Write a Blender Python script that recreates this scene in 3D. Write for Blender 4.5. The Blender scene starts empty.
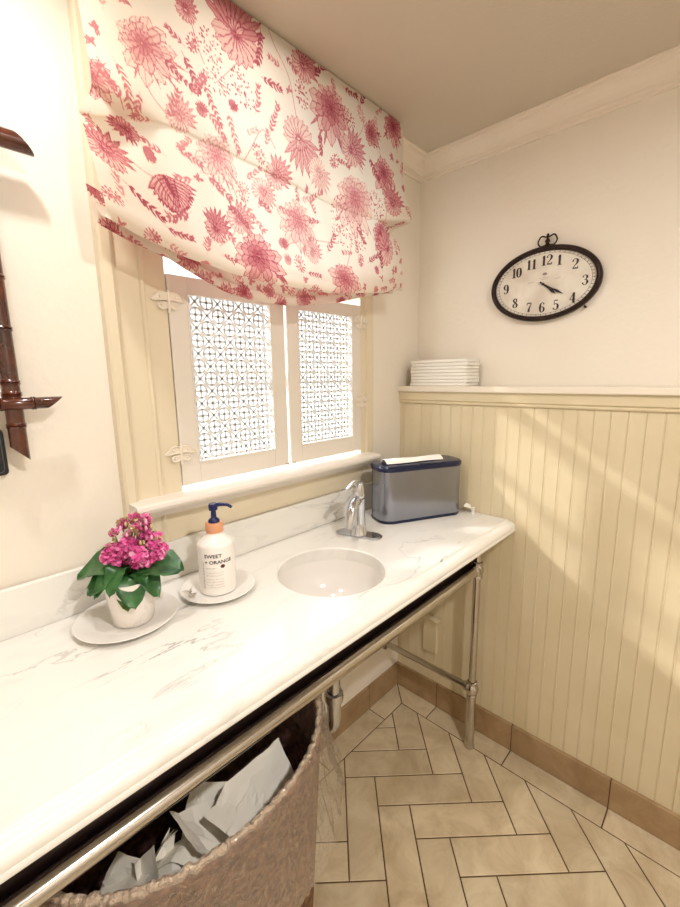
import bpy, bmesh, math, random
import numpy as np
from mathutils import Vector, Matrix, noise
C = bpy.context.scene.collection
PI = math.pi
rnd = random.Random(7)
# ------------------------------------------------------------------ helpers
def link(o, parent=None):
    C.objects.link(o)
    if parent: o.parent = parent
    return o
def obj(name, bm, mat, parent=None, smooth=False, angle=None):
    me = bpy.data.meshes.new(name)
    bmesh.ops.recalc_face_normals(bm, faces=bm.faces)
    bm.to_mesh(me); bm.free()
    for m in (mat if isinstance(mat, (list, tuple)) else [mat]): me.materials.append(m)
    if smooth:
        for p in me.polygons: p.use_smooth = True
        if angle: 
            me.set_sharp_from_angle(angle=math.radians(angle))
    return link(bpy.data.objects.new(name, me), parent)
def tag(o, label=None, cat=None, group=None, kind=None):
    if label: o['label'] = label
    if cat: o['category'] = cat
    if group: o['group'] = group
    if kind: o['kind'] = kind
    return o
def empty(name, loc=(0,0,0), rz=0):
    o = bpy.data.objects.new(name, None); o.location = loc; o.rotation_euler = (0,0,rz)
    o.empty_display_size = .05
    return link(o)
def box(bm, x0, x1, y0, y1, z0, z1, bev=0, M=None, seg=2):
    b = bmesh.new()
    bmesh.ops.create_cube(b, size=1)
    for v in b.verts:
        v.co = Vector(((x0+x1)/2+v.co.x*(x1-x0), (y0+y1)/2+v.co.y*(y1-y0), (z0+z1)/2+v.co.z*(z1-z0)))
    if bev: bmesh.ops.bevel(b, geom=b.edges[:], offset=bev, segments=seg, profile=.5, affect='EDGES')
    merge(bm, b, M)
def merge(bm, b, M=None):
    vs = {}
    for v in b.verts: vs[v] = bm.verts.new((M @ v.co) if M else v.co)
    for f in b.faces:
        try:
            nf = bm.faces.new([vs[v] for v in f.verts]); nf.smooth = f.smooth; nf.material_index = f.material_index
        except ValueError: pass
    b.free()
def prism(bm, prof, axis, a, b_, cap=True):
    """extrude closed 2D profile along axis between a and b_; prof gives the two other coords in xyz order"""
    def P(p, t):
        if axis == 'x': return (t, p[0], p[1])
        if axis == 'y': return (p[0], t, p[1])
        return (p[0], p[1], t)
    A = [bm.verts.new(P(p, a)) for p in prof]; B = [bm.verts.new(P(p, b_)) for p in prof]
    n = len(prof)
    for i in range(n): bm.faces.new([A[i], A[(i+1)%n], B[(i+1)%n], B[i]])
    if cap: bm.faces.new(A); bm.faces.new(B[::-1])
def tube(bm, pts, r, n=16, cap=True, up=None):
    pts = [Vector(p) for p in pts]; rs = r if isinstance(r, (list, tuple)) else [r]*len(pts)
    rings = []; prev = None
    for i, p in enumerate(pts):
        t = (pts[min(i+1, len(pts)-1)] - pts[max(i-1, 0)]).normalized()
        if prev is None:
            a = Vector((0,0,1)) if abs(t.z) < .9 else Vector((1,0,0))
            u = t.cross(a).normalized()
        else: u = (prev - t*prev.dot(t)).normalized()
        prev = u; w = t.cross(u)
        rr = rs[i]; ru, rw = rr if isinstance(rr, tuple) else (rr, rr)
        rings.append([bm.verts.new(p + u*math.cos(2*PI*k/n)*ru + w*math.sin(2*PI*k/n)*rw) for k in range(n)])
    for A, B in zip(rings, rings[1:]):
        for k in range(n): bm.faces.new([A[k], A[(k+1)%n], B[(k+1)%n], B[k]])
    if cap: bm.faces.new(rings[0][::-1]); bm.faces.new(rings[-1])
def lathe(bm, prof, c=(0,0,0), n=48, axis='z'):
    """prof list of (r, h); open ended unless r==0"""
    rings = []
    for r, h in prof:
        if r < 1e-6:
            rings.append([bm.verts.new(ax(c, 0, 0, h, axis))])
        else: rings.append([bm.verts.new(ax(c, r*math.cos(2*PI*k/n), r*math.sin(2*PI*k/n), h, axis)) for k in range(n)])
    for A, B in zip(rings, rings[1:]):
        if len(A) == 1 and len(B) == 1: continue
        for k in range(n):
            if len(A) == 1: bm.faces.new([A[0], B[(k+1)%n], B[k]])
            elif len(B) == 1: bm.faces.new([A[k], A[(k+1)%n], B[0]])
            else: bm.faces.new([A[k], A[(k+1)%n], B[(k+1)%n], B[k]])
def ax(c, a, b, h, axis):
    if axis == 'z': return (c[0]+a, c[1]+b, c[2]+h)
    if axis == 'x': return (c[0]+h, c[1]+a, c[2]+b)
    return (c[0]+a, c[1]+h, c[2]+b)
def catmull(P, n):
    P = [Vector(p) for p in P]; out = []
    for i in range(len(P)-1):
        p0 = P[max(i-1,0)]; p1 = P[i]; p2 = P[i+1]; p3 = P[min(i+2,len(P)-1)]
        for k in range(n):
            t = k/n
            out.append(.5*((2*p1)+(p2-p0)*t+(2*p0-5*p1+4*p2-p3)*t*t+(3*p1-p0-3*p2+p3)*t**3))
    out.append(P[-1]); return out
# ------------------------------------------------------------------ materials
def srgb(r, g, b): 
    f = lambda c: (c/255/12.92) if c/255 <= .04045 else ((c/255+.055)/1.055)**2.4
    return (f(r), f(g), f(b), 1)
def mat(name, col, rough=.5, metal=0, spec=.5, coat=0, bump=None, vary=None, trans=0):
    m = bpy.data.materials.new(name); m.use_nodes = True; nt = m.node_tree; b = nt.nodes['Principled BSDF']
    b.inputs['Base Color'].default_value = col; b.inputs['Roughness'].default_value = rough
    b.inputs['Metallic'].default_value = metal; b.inputs['Specular IOR Level'].default_value = spec
    b.inputs['Coat Weight'].default_value = coat; b.inputs['Coat Roughness'].default_value = .1
    if trans: b.inputs['Transmission Weight'].default_value = trans
    tc = nt.nodes.new('ShaderNodeTexCoord')
    if vary:   # (scale, colour2, detail)
        n = nt.nodes.new('ShaderNodeTexNoise'); n.inputs['Scale'].default_value = vary[0]; n.inputs['Detail'].default_value = 4
        nt.links.new(tc.outputs['Object'], n.inputs['Vector'])
        r = nt.nodes.new('ShaderNodeMapRange'); r.inputs[1].default_value = .35; r.inputs[2].default_value = .65
        nt.links.new(n.outputs['Fac'], r.inputs[0])
        mx = nt.nodes.new('ShaderNodeMix'); mx.data_type = 'RGBA'; mx.inputs[6].default_value = col; mx.inputs[7].default_value = vary[1]
        nt.links.new(r.outputs[0], mx.inputs[0]); nt.links.new(mx.outputs[2], b.inputs['Base Color'])
    if bump:   # (scale, strength, distance)
        n = nt.nodes.new('ShaderNodeTexNoise'); n.inputs['Scale'].default_value = bump[0]; n.inputs['Detail'].default_value = 3
        nt.links.new(tc.outputs['Object'], n.inputs['Vector'])
        bp = nt.nodes.new('ShaderNodeBump'); bp.inputs['Strength'].default_value = bump[1]; bp.inputs['Distance'].default_value = bump[2]
        nt.links.new(n.outputs['Fac'], bp.inputs['Height']); nt.links.new(bp.outputs[0], b.inputs['Normal'])
    return m
def marble(name, base, vein, scale=2.2, rough=.16):
    m = bpy.data.materials.new(name); m.use_nodes = True; nt = m.node_tree; b = nt.nodes['Principled BSDF']; N = nt.nodes.new; L = nt.links.new
    b.inputs['Roughness'].default_value = rough; b.inputs['Specular IOR Level'].default_value = .5
    tc = N('ShaderNodeTexCoord'); mp = N('ShaderNodeMapping'); mp.inputs['Rotation'].default_value = (0, 0, math.radians(-38)); mp.inputs['Scale'].default_value = (1.0, 2.6, 1.6)
    L(tc.outputs['Object'], mp.inputs[0])
    n1 = N('ShaderNodeTexNoise'); n1.inputs['Scale'].default_value = scale; n1.inputs['Detail'].default_value = 7; n1.inputs['Roughness'].default_value = .55; n1.inputs['Distortion'].default_value = .9
    L(mp.outputs[0], n1.inputs['Vector'])
    s = N('ShaderNodeMath'); s.operation = 'SUBTRACT'; s.inputs[1].default_value = .5; L(n1.outputs['Fac'], s.inputs[0])
    a = N('ShaderNodeMath'); a.operation = 'ABSOLUTE'; L(s.outputs[0], a.inputs[0])
    r = N('ShaderNodeMapRange'); r.inputs[1].default_value = 0; r.inputs[2].default_value = .010; r.inputs[3].default_value = 1; r.inputs[4].default_value = 0; L(a.outputs[0], r.inputs[0])
    n2 = N('ShaderNodeTexNoise'); n2.inputs['Scale'].default_value = 4.1; n2.inputs['Detail'].default_value = 2; L(tc.outputs['Object'], n2.inputs['Vector'])
    r2 = N('ShaderNodeMapRange'); r2.inputs[1].default_value = .46; r2.inputs[2].default_value = .80; L(n2.outputs['Fac'], r2.inputs[0])
    mu = N('ShaderNodeMath'); mu.operation = 'MULTIPLY'; L(r.outputs[0], mu.inputs[0]); L(r2.outputs[0], mu.inputs[1])
    # broad soft clouds
    n3 = N('ShaderNodeTexNoise'); n3.inputs['Scale'].default_value = 5; n3.inputs['Detail'].default_value = 5; n3.inputs['Distortion'].default_value = 1.2; L(mp.outputs[0], n3.inputs['Vector'])
    r3 = N('ShaderNodeMapRange'); r3.inputs[1].default_value = .52; r3.inputs[2].default_value = .75; r3.inputs[4].default_value = .16; L(n3.outputs['Fac'], r3.inputs[0])
    mx0 = N('ShaderNodeMix'); mx0.data_type = 'RGBA'; mx0.inputs[6].default_value = base; mx0.inputs[7].default_value = vein; L(r3.outputs[0], mx0.inputs[0])
    mx = N('ShaderNodeMix'); mx.data_type = 'RGBA'; mx.inputs[7].default_value = tuple(c*.72 for c in vein[:3])+(1,)
    L(mx0.outputs[2], mx.inputs[6]); L(mu.outputs[0], mx.inputs[0]); L(mx.outputs[2], b.inputs['Base Color'])
    return m
M_wall = mat('plaster_cream', srgb(244,236,224), .45, bump=(60,.25,.004), vary=(2.5, srgb(242,233,219)))
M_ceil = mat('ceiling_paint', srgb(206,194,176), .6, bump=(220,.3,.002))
M_crown = mat('crown_paint', srgb(236,224,208), .3)
M_bead = mat('beadboard_paint', srgb(222,208,176), .26, bump=(30,.08,.002), vary=(6, srgb(217,202,168)))
M_ledge = mat('ledge_paint', srgb(238,228,212), .3)
M_trim = mat('window_trim_paint', srgb(229,216,190), .35)
M_white = mat('shutter_paint', srgb(232,224,214), .35)
M_lattice = mat('lattice_metal', srgb(238,240,242), .45)
M_marble = marble('marble', srgb(242,239,233), srgb(158,156,152))
M_chrome = mat('brushed_nickel', srgb(198,193,187), .16, 1)
M_chrome2 = mat('polished_chrome', srgb(205,208,215), .12, 1)
M_dark = mat('dark_bronze', srgb(52,38,38), .35, .6)
M_steel = mat('brushed_stainless', srgb(150,154,166), .24, 1)
nt = M_steel.node_tree; b = nt.nodes['Principled BSDF']; b.inputs['Anisotropic'].default_value = .6
tcn = nt.nodes.new('ShaderNodeTexCoord'); mpn = nt.nodes.new('ShaderNodeMapping'); mpn.inputs['Scale'].default_value = (260, 260, 3)
nn = nt.nodes.new('ShaderNodeTexNoise'); nn.inputs['Scale'].default_value = 1; bpn = nt.nodes.new('ShaderNodeBump'); bpn.inputs['Strength'].default_value = .12; bpn.inputs['Distance'].default_value = .001
nt.links.new(tcn.outputs['Object'], mpn.inputs[0]); nt.links.new(mpn.outputs[0], nn.inputs['Vector']); nt.links.new(nn.outputs['Fac'], bpn.inputs['Height']); nt.links.new(bpn.outputs[0], b.inputs['Normal'])
M_navy = mat('navy_plastic', srgb(14,24,58), .25)
M_pump = mat('pump_blue', srgb(16,30,84), .25)
M_ceramic = mat('white_ceramic', srgb(243,239,234), .15, coat=.3)
M_porc = mat('porcelain', srgb(238,232,226), .12, coat=.5)
M_potm = marble('pot_glaze', srgb(240,232,226), srgb(205,190,182), 9, .25)
M_bottle = mat('bottle_white', srgb(244,238,232), .3)
M_copper = mat('copper_collar', srgb(232,168,128), .35, .25)
M_ink = mat('label_ink', srgb(60,48,50), .5)
M_ink2 = mat('label_ink_grey', srgb(150,140,140), .5)
M_paper = mat('paper_white', srgb(244,240,232), .8, bump=(200,.2,.001))
M_towel = mat('used_paper_towel', srgb(248,242,230), .85, bump=(160,.3,.001))
M_leaf = mat('kalanchoe_leaf', srgb(58,112,54), .35, vary=(45, srgb(32,76,38)), bump=(60,.3,.002))
M_leaf2 = mat('kalanchoe_leaf_young', srgb(92,132,42), .4, vary=(45, srgb(60,104,40)))
M_soil = mat('soil', srgb(58,42,32), .9, bump=(150,1,.004))
M_pet = [mat('petal_pink', srgb(236,116,180), .5), mat('petal_magenta', srgb(220,84,158), .5), mat('petal_pale', srgb(244,172,208), .5)]
M_budg = mat('bud_green', srgb(196,186,132), .5)
M_stem = mat('flower_stem', srgb(104,104,62), .5)
M_bamboo = mat('bamboo_brown', srgb(92,40,20), .22, coat=.6, vary=(30, srgb(58,24,14)))
M_mirror = mat('mirror_glass', (.9,.9,.9,1), .02, 1)
M_black = mat('black_plastic', srgb(18,20,26), .3)
M_grey = mat('grey_line', srgb(120,124,132), .3, .6)
M_clockring = mat('clock_bronze', srgb(42,26,22), .38, .5, bump=(90,.2,.002))
M_face = mat('clock_paper', srgb(240,234,222), .6, vary=(16, srgb(222,212,198)))
M_grout = mat('grout', srgb(96,70,46), .9)
M_wicker = mat('wicker', srgb(150,112,80), .55, vary=(70, srgb(98,66,44)), bump=(120,.6,.003))
M_wickin = mat('wicker_inside', srgb(146,108,98), .45, vary=(70, srgb(84,58,56)))
def tilemat(name, c1, c2, attr=None, rough=.32):
    m = bpy.data.materials.new(name); m.use_nodes = True; nt = m.node_tree; b = nt.nodes['Principled BSDF']; N = nt.nodes.new; L = nt.links.new
    b.inputs['Roughness'].default_value = rough
    tc = N('ShaderNodeTexCoord')
    n = N('ShaderNodeTexNoise'); n.inputs['Scale'].default_value = 9; n.inputs['Detail'].default_value = 6; n.inputs['Roughness'].default_value = .65; n.inputs['Distortion'].default_value = .6
    L(tc.outputs['Object'], n.inputs['Vector'])
    r = N('ShaderNodeMapRange'); r.inputs[1].default_value = .38; r.inputs[2].default_value = .7; L(n.outputs['Fac'], r.inputs[0])
    mx = N('ShaderNodeMix'); mx.data_type = 'RGBA'; mx.inputs[6].default_value = c1; mx.inputs[7].default_value = c2; L(r.outputs[0], mx.inputs[0])
    at = N('ShaderNodeAttribute'); at.attribute_name = 'tile'
    mr = N('ShaderNodeMapRange'); mr.inputs[3].default_value = .88; mr.inputs[4].default_value = 1.06; L(at.outputs['Fac'], mr.inputs[0])
    mv = N('ShaderNodeVectorMath'); mv.operation = 'SCALE'; L(mx.outputs[2], mv.inputs[0]); L(mr.outputs[0], mv.inputs['Scale']); L(mv.outputs[0], b.inputs['Base Color'])
    bp = N('ShaderNodeBump'); bp.inputs['Strength'].default_value = .15; bp.inputs['Distance'].default_value = .003; L(n.outputs['Fac'], bp.inputs['Height']); L(bp.outputs[0], b.inputs['Normal'])
    return m
M_tile = tilemat('travertine_tile', srgb(222,206,176), srgb(190,168,134))
M_base = tilemat('base_tile', srgb(176,148,112), srgb(150,120,86), rough=.4)
# window glass: clear with a sheen
M_glass = bpy.data.materials.new('window_glass'); M_glass.use_nodes = True; nt = M_glass.node_tree; nt.nodes.clear()
o_ = nt.nodes.new('ShaderNodeOutputMaterial'); t_ = nt.nodes.new('ShaderNodeBsdfTransparent'); g_ = nt.nodes.new('ShaderNodeBsdfGlossy'); g_.inputs['Roughness'].default_value = .02
f_ = nt.nodes.new('ShaderNodeLayerWeight'); f_.inputs[0].default_value = .5; pw_ = nt.nodes.new('ShaderNodeMath'); pw_.operation = 'POWER'; pw_.inputs[1].default_value = 5; nt.links.new(f_.outputs['Facing'], pw_.inputs[0])
ma_ = nt.nodes.new('ShaderNodeMath'); ma_.operation = 'MULTIPLY_ADD'; ma_.inputs[1].default_value = .9; ma_.inputs[2].default_value = .04; nt.links.new(pw_.outputs[0], ma_.inputs[0]); mx_ = nt.nodes.new('ShaderNodeMixShader')
nt.links.new(ma_.outputs[0], mx_.inputs[0]); nt.links.new(t_.outputs[0], mx_.inputs[1]); nt.links.new(g_.outputs[0], mx_.inputs[2]); nt.links.new(mx_.outputs[0], o_.inputs[0])
# plastic film
M_film = bpy.data.materials.new('clear_plastic_film'); M_film.use_nodes = True; nt = M_film.node_tree; nt.nodes.clear()
o_ = nt.nodes.new('ShaderNodeOutputMaterial'); t_ = nt.nodes.new('ShaderNodeBsdfTransparent'); t_.inputs[0].default_value = (.97,.95,.93,1)
g_ = nt.nodes.new('ShaderNodeBsdfGlossy'); g_.inputs['Roughness'].default_value = .07
d_ = nt.nodes.new('ShaderNodeBsdfDiffuse'); d_.inputs[0].default_value = (.9,.84,.78,1)
f_ = nt.nodes.new('ShaderNodeLayerWeight'); f_.inputs['Blend'].default_value = .5
m1 = nt.nodes.new('ShaderNodeMixShader'); m1.inputs[0].default_value = .09; m2 = nt.nodes.new('ShaderNodeMixShader')
n_ = nt.nodes.new('ShaderNodeTexNoise'); n_.inputs['Scale'].default_value = 38; n_.inputs['Detail'].default_value = 4; n_.inputs['Distortion'].default_value = 1.5; tc_ = nt.nodes.new('ShaderNodeTexCoord')
b_ = nt.nodes.new('ShaderNodeBump'); b_.inputs['Strength'].default_value = 1; b_.inputs['Distance'].default_value = .02
nt.links.new(tc_.outputs['Object'], n_.inputs['Vector']); nt.links.new(n_.outputs['Fac'], b_.inputs['Height']); nt.links.new(b_.outputs[0], g_.inputs['Normal']); nt.links.new(b_.outputs[0], f_.inputs['Normal'])
nt.links.new(t_.outputs[0], m1.inputs[1]); nt.links.new(d_.outputs[0], m1.inputs[2]); nt.links.new(m1.outputs[0], m2.inputs[1]); nt.links.new(g_.outputs[0], m2.inputs[2]); pw_ = nt.nodes.new('ShaderNodeMath'); pw_.operation = 'POWER'; pw_.inputs[1].default_value = 3; ma_ = nt.nodes.new('ShaderNodeMath'); ma_.operation = 'MULTIPLY_ADD'; ma_.inputs[1].default_value = .8; ma_.inputs[2].default_value = .06; nt.links.new(f_.outputs['Facing'], pw_.inputs[0]); nt.links.new(pw_.outputs[0], ma_.inputs[0]); nt.links.new(ma_.outputs[0], m2.inputs[0]); nt.links.new(m2.outputs[0], o_.inputs[0])
def emis(name, col, s):
    m = bpy.data.materials.new(name); m.use_nodes = True; nt = m.node_tree; b = nt.nodes['Principled BSDF']
    b.inputs['Base Color'].default_value = (.9,.9,.9,1); b.inputs['Emission Color'].default_value = col; b.inputs['Emission Strength'].default_value = s
    return m
# ------------------------------------------------------------------ room numbers (m)
XL, YF, H = -2.1, -2.1, 2.1155     # left wall, wall behind the viewpoint, ceiling
XR = .1188                          # upper right wall plane; the wainscot face is x = 0
WX0, WX1, WZ0, WZ1 = -.915, -.248, 1.07, 1.99   # window opening
S = 'structure'
# floor ----------------------------------------------------------------
bm = bmesh.new(); lay = bm.loops.layers.float_color.new('tile')
bw = .0874
def addtile(poly, z=0.0, g=.0017, val=None, plane='z', th=.006):
    """poly 2D ccw -> shrunk tile prism"""
    n = len(poly); P = [Vector(p) for p in poly]
    area = sum(P[i].x*P[(i+1)%n].y-P[(i+1)%n].x*P[i].y for i in range(n))/2
    if abs(area) < 2e-4: return
    if area < 0: P = P[::-1]
    Q = []
    for i in range(n):
        a, b_, c = P[i-1], P[i], P[(i+1)%n]
        e1 = (b_-a).normalized(); e2 = (c-b_).normalized(); n1 = Vector((-e1.y, e1.x)); n2 = Vector((-e2.y, e2.x))
        d = 1+n1.dot(n2); Q.append(b_+(n1+n2)*(g/max(d,.3)))
    R_ = [p+(q-p)*1.9 for p, q in zip(P, Q)]
    val = rnd.random() if val is None else val
    A = [bm.verts.new((q.x, q.y, z-.0016)) for q in Q]; B = [bm.verts.new((q.x, q.y, z)) for q in R_]
    fs = [bm.faces.new(B)]+[bm.faces.new([A[i], A[(i+1)%n], B[(i+1)%n], B[i]]) for i in range(n)]
    for f in fs:
        f.material_index = 0
        for l in f.loops: l[lay] = (val, val, val, 1)
def clip(poly, nx, ny, d):   # keep nx*x+ny*y<=d
    out = []; n = len(poly)
    for i in range(n):
        a, b_ = poly[i], poly[(i+1)%n]; fa = nx*a[0]+ny*a[1]-d; fb = nx*b_[0]+ny*b_[1]-d
        if fa <= 0: out.append(a)
        if (fa < 0 < fb) or (fb < 0 < fa):
            t = fa/(fa-fb); out.append((a[0]+(b_[0]-a[0])*t, a[1]+(b_[1]-a[1])*t))
    return out
def uv2xy(u, v): return ((u+v)/2**.5, (v-u)/2**.5)
U0, V0, T = -.248, -.446, .1003
for k in range(-40, 40):
    for m in range(-8, 9):
        for (a0, a1, b0, b1) in ((k, k+3, -k, -k+1), (k, k+1, -3-k, -k)):
            a0_, a1_ = a0+6*m, a1+6*m
            poly = [uv2xy(U0+a*T, V0+b_*T) for a, b_ in ((a0_, b0), (a1_, b0), (a1_, b1), (a0_, b1))]
            for c in ((1,0,-bw), (0,1,-bw), (-1,0,-XL), (0,-1,-YF)):
                if len(poly) > 2: poly = clip(poly, *c)
            cl = []
            for p in poly:
                if not cl or math.hypot(p[0]-cl[-1][0], p[1]-cl[-1][1]) > 1e-5: cl.append(p)
            if len(cl) > 2 and math.hypot(cl[0][0]-cl[-1][0], cl[0][1]-cl[-1][1]) < 1e-5: cl.pop()
            if len(cl) > 2: addtile(cl)
joints = [0, -.203, -.508, -.813, -1.118, -1.423, -1.728, -2.1]
for a, b_ in zip(joints, joints[1:]):
    p = [(-bw, a), (0, a), (0, b_), (-bw, b_)]
    if a == 0: p = [(-bw, -bw), (0, 0), (0, b_), (-bw, b_)]
    addtile(p)
    p = [(a, -bw), (a, 0), (b_, 0), (b_, -bw)]
    if a == 0: p = [(-bw, -bw), (0, 0), (b_, 0), (b_, -bw)]
    addtile(p)
b2 = bmesh.new(); box(b2, XL, .1, YF, .1, -.05, -.0015)
for f in b2.faces: f.material_index = 1
merge(bm, b2)
tag(obj('floor', bm, [M_tile, M_grout]), 'herringbone floor of long cream stone tiles with a straight border row', kind=S)
# baseboards -----------------------------------------------------------
def basetiles(name, axis):
    global bm, lay
    bm = bmesh.new(); lay = bm.loops.layers.float_color.new('tile')
    for a, b_ in zip(joints, joints[1:]):
        bb = bmesh.new(); lo, hi = b_+.0015, a-.0015
        if axis == 'y': box(bb, -.010, .012, lo, min(hi,-.001), .002, .1036, .0015)
        else: box(bb, lo, min(hi,-.011), -.010, -.0, .002, .1036, .0015)
        v = rnd.random()
        n0 = len(bm.faces); merge(bm, bb); bm.faces.ensure_lookup_table()
        for f in bm.faces[n0:]:
            for l in f.loops: l[lay] = (v, v, v, 1)
    g = bmesh.new()
    if axis == 'y': box(g, -.008, .012, YF, 0, 0, .102)
    else: box(g, XL, 0, -.008, 0, 0, .102)
    for f in g.faces: f.material_index = 1
    merge(bm, g)
    tag(obj(name, bm, [M_base, M_grout]), kind=S)
basetiles('baseboard_right', 'y'); basetiles('baseboard_back', 'x')
# walls ----------------------------------------------------------------
bm = bmesh.new()
box(bm, XL-.1, WX0-.006, 0, .0885, 0, H); box(bm, WX1+.006, XR+.1, 0, .0885, 0, H); box(bm, WX0-.006, WX1+.006, 0, .0885, 0, WZ0-.01); box(bm, WX0-.006, WX1+.006, 0, .0885, WZ1, H)
bmesh.ops.remove_doubles(bm, verts=bm.verts, dist=1e-5)
tag(obj('wall_back', bm, M_wall), 'cream plaster wall holding the window', kind=S)
bm = bmesh.new(); box(bm, XR, XR+.1, YF, 0, 0, H); tag(obj('wall_right', bm, M_wall), 'cream plaster wall with the clock above the wainscot', kind=S)
bm = bmesh.new(); box(bm, XL-.1, XL, YF, 0, 0, H); tag(obj('wall_left', bm, M_wall), kind=S)
bm = bmesh.new(); box(bm, XL-.1, XR+.1, YF-.1, YF, 0, H); tag(obj('wall_front', bm, M_wall), kind=S)
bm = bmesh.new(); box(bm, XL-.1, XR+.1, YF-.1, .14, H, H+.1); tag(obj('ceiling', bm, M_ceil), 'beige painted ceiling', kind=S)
# crown moulding (mitred profile: out, down)
cp = [(0,.0617),(.006,.0617),(.008,.056),(.014,.053),(.016,.046),(.022,.044),(.032,.036),(.042,.024),(.048,.014),(.056,.011),(.058,.005),(.0667,.003),(.0667,0),(0,0)]
bm = bmesh.new()
path = [(XL, 0, 0), (XR, 0, 1), (XR, YF, 2)]
rings = []
for i in range(3):
    r = []
    for o, d in cp:
        x, y = [(XL, -o), (XR-o, -o), (XR-o, YF)][i]
        r.append(bm.verts.new((x, y, H-d)))
    rings.append(r)
for A, B in zip(rings, rings[1:]):
    for i in range(len(cp)): bm.faces.new([A[i], A[(i+1)%len(cp)], B[(i+1)%len(cp)], B[i]])
tag(obj('trim_1', bm, M_crown), 'stepped crown moulding under the ceiling', kind=S)
# wainscot --------------------------------------------------------------
bm = bmesh.new(); prof = [(.03, 0.0)]
prof.append((.002, 0.0)); y = -.016
while y > YF+.02:
    prof += [(.002, y+.0030), (.0038, y+.0012), (.0038, y-.0002), (.0012, y-.0010), (.0009, y-.0032), (.002, y-.0048)]
    y -= .0411
prof += [(.002, YF), (.03, YF)]
prism(bm, prof, 'z', .1036, 1.2407)
tag(obj('trim_2', bm, M_bead), 'glossy cream beadboard wainscot', kind=S)
bm = bmesh.new()
prism(bm, [(.03,1.236),(-.001,1.236),(-.005,1.239),(-.006,1.243),(-.004,1.246),(-.005,1.2485),(-.009,1.251),(-.010,1.2813),(.03,1.2813)], 'y', YF, 0)
tag(obj('trim_3', bm, M_bead), 'cream cap rail above the beadboard', kind=S)
bm = bmesh.new(); box(bm, -.020, XR, YF, -.0, 1.2813, 1.3015, .003); tag(obj('trim_4', bm, M_ledge), 'white painted ledge on top of the wainscot', kind=S)
# ------------------------------------------------------------------ window
W = bmesh.new()
# left casing: backband, flat, bead, inner flat
prism(W, [(-1.051,0),(-1.051,-.022),(-1.046,-.027),(-1.030,-.027),(-1.024,-.022),(-1.024,-.014),(-.974,-.012),(-.971,-.016),(-.967,-.018),(-.963,-.016),(-.960,-.010),(-.915,-.010),(-.915,.09),(-.925,.09),(-.925,0)], 'z', .9561, 2.05)
prism(W, [(-.248,.09),(-.248,-.010),(-.222,-.010),(-.220,-.014),(-.214,-.015),(-.211,-.013),(-.190,-.016),(-.185,-.014),(-.185,0),(-.238,0),(-.238,.09)], 'z', 1.06, 2.05)
box(W, -.925, -.238, -.010, .09, 1.975, 2.05)
tag(obj('window_1', W, M_trim), 'cream window casing with a beaded inner edge', kind=S)
win = bpy.data.objects['window_1']
bm = bmesh.new(); box(bm, -1.022, -.235, -.006, .0, .9561, 1.06, .001); obj('window_apron', bm, M_trim, win)['kind'] = S
bm = bmesh.new()
prism(bm, [(.09,1.046),(-.056,1.046),(-.064,1.049),(-.071,1.055),(-.073,1.061),(-.071,1.068),(-.066,1.0715),(-.06,1.072),(.09,1.072)], 'x', -1.046, -.215)
prism(bm, [(-.0,1.022),(-.014,1.022),(-.02,1.03),(-.028,1.034),(-.04,1.0455),(0,1.0455)], 'x', -1.022, -.225)
o = obj('window_sill', bm, M_white, win); o['kind'] = S
bm = bmesh.new()
x0, x1 = WX0, WX1
for a in ((x0,x1,1.072,1.082),(x0,x1,1.945,1.975),(x0,x1,1.352,1.372)):
    box(bm, a[0], a[1], .035, .055, a[2], a[3], .002)
obj('window_sash', bm, M_white, win)['kind'] = S
bm = bmesh.new(); box(bm, x0+.004, x1-.004, .044, .046, 1.075, 1.97); obj('window_pane', bm, M_glass, win)['kind'] = S
bm = bmesh.new(); box(bm, -2.4, .9, .40, .43, 1.905, 2.55, .004); tag(obj('sun_block_board', bm, M_ledge), 'added unseen board outside the window that blocks the high sun', kind=S)  # added out of view to stop sun coming in above the shutters
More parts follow.
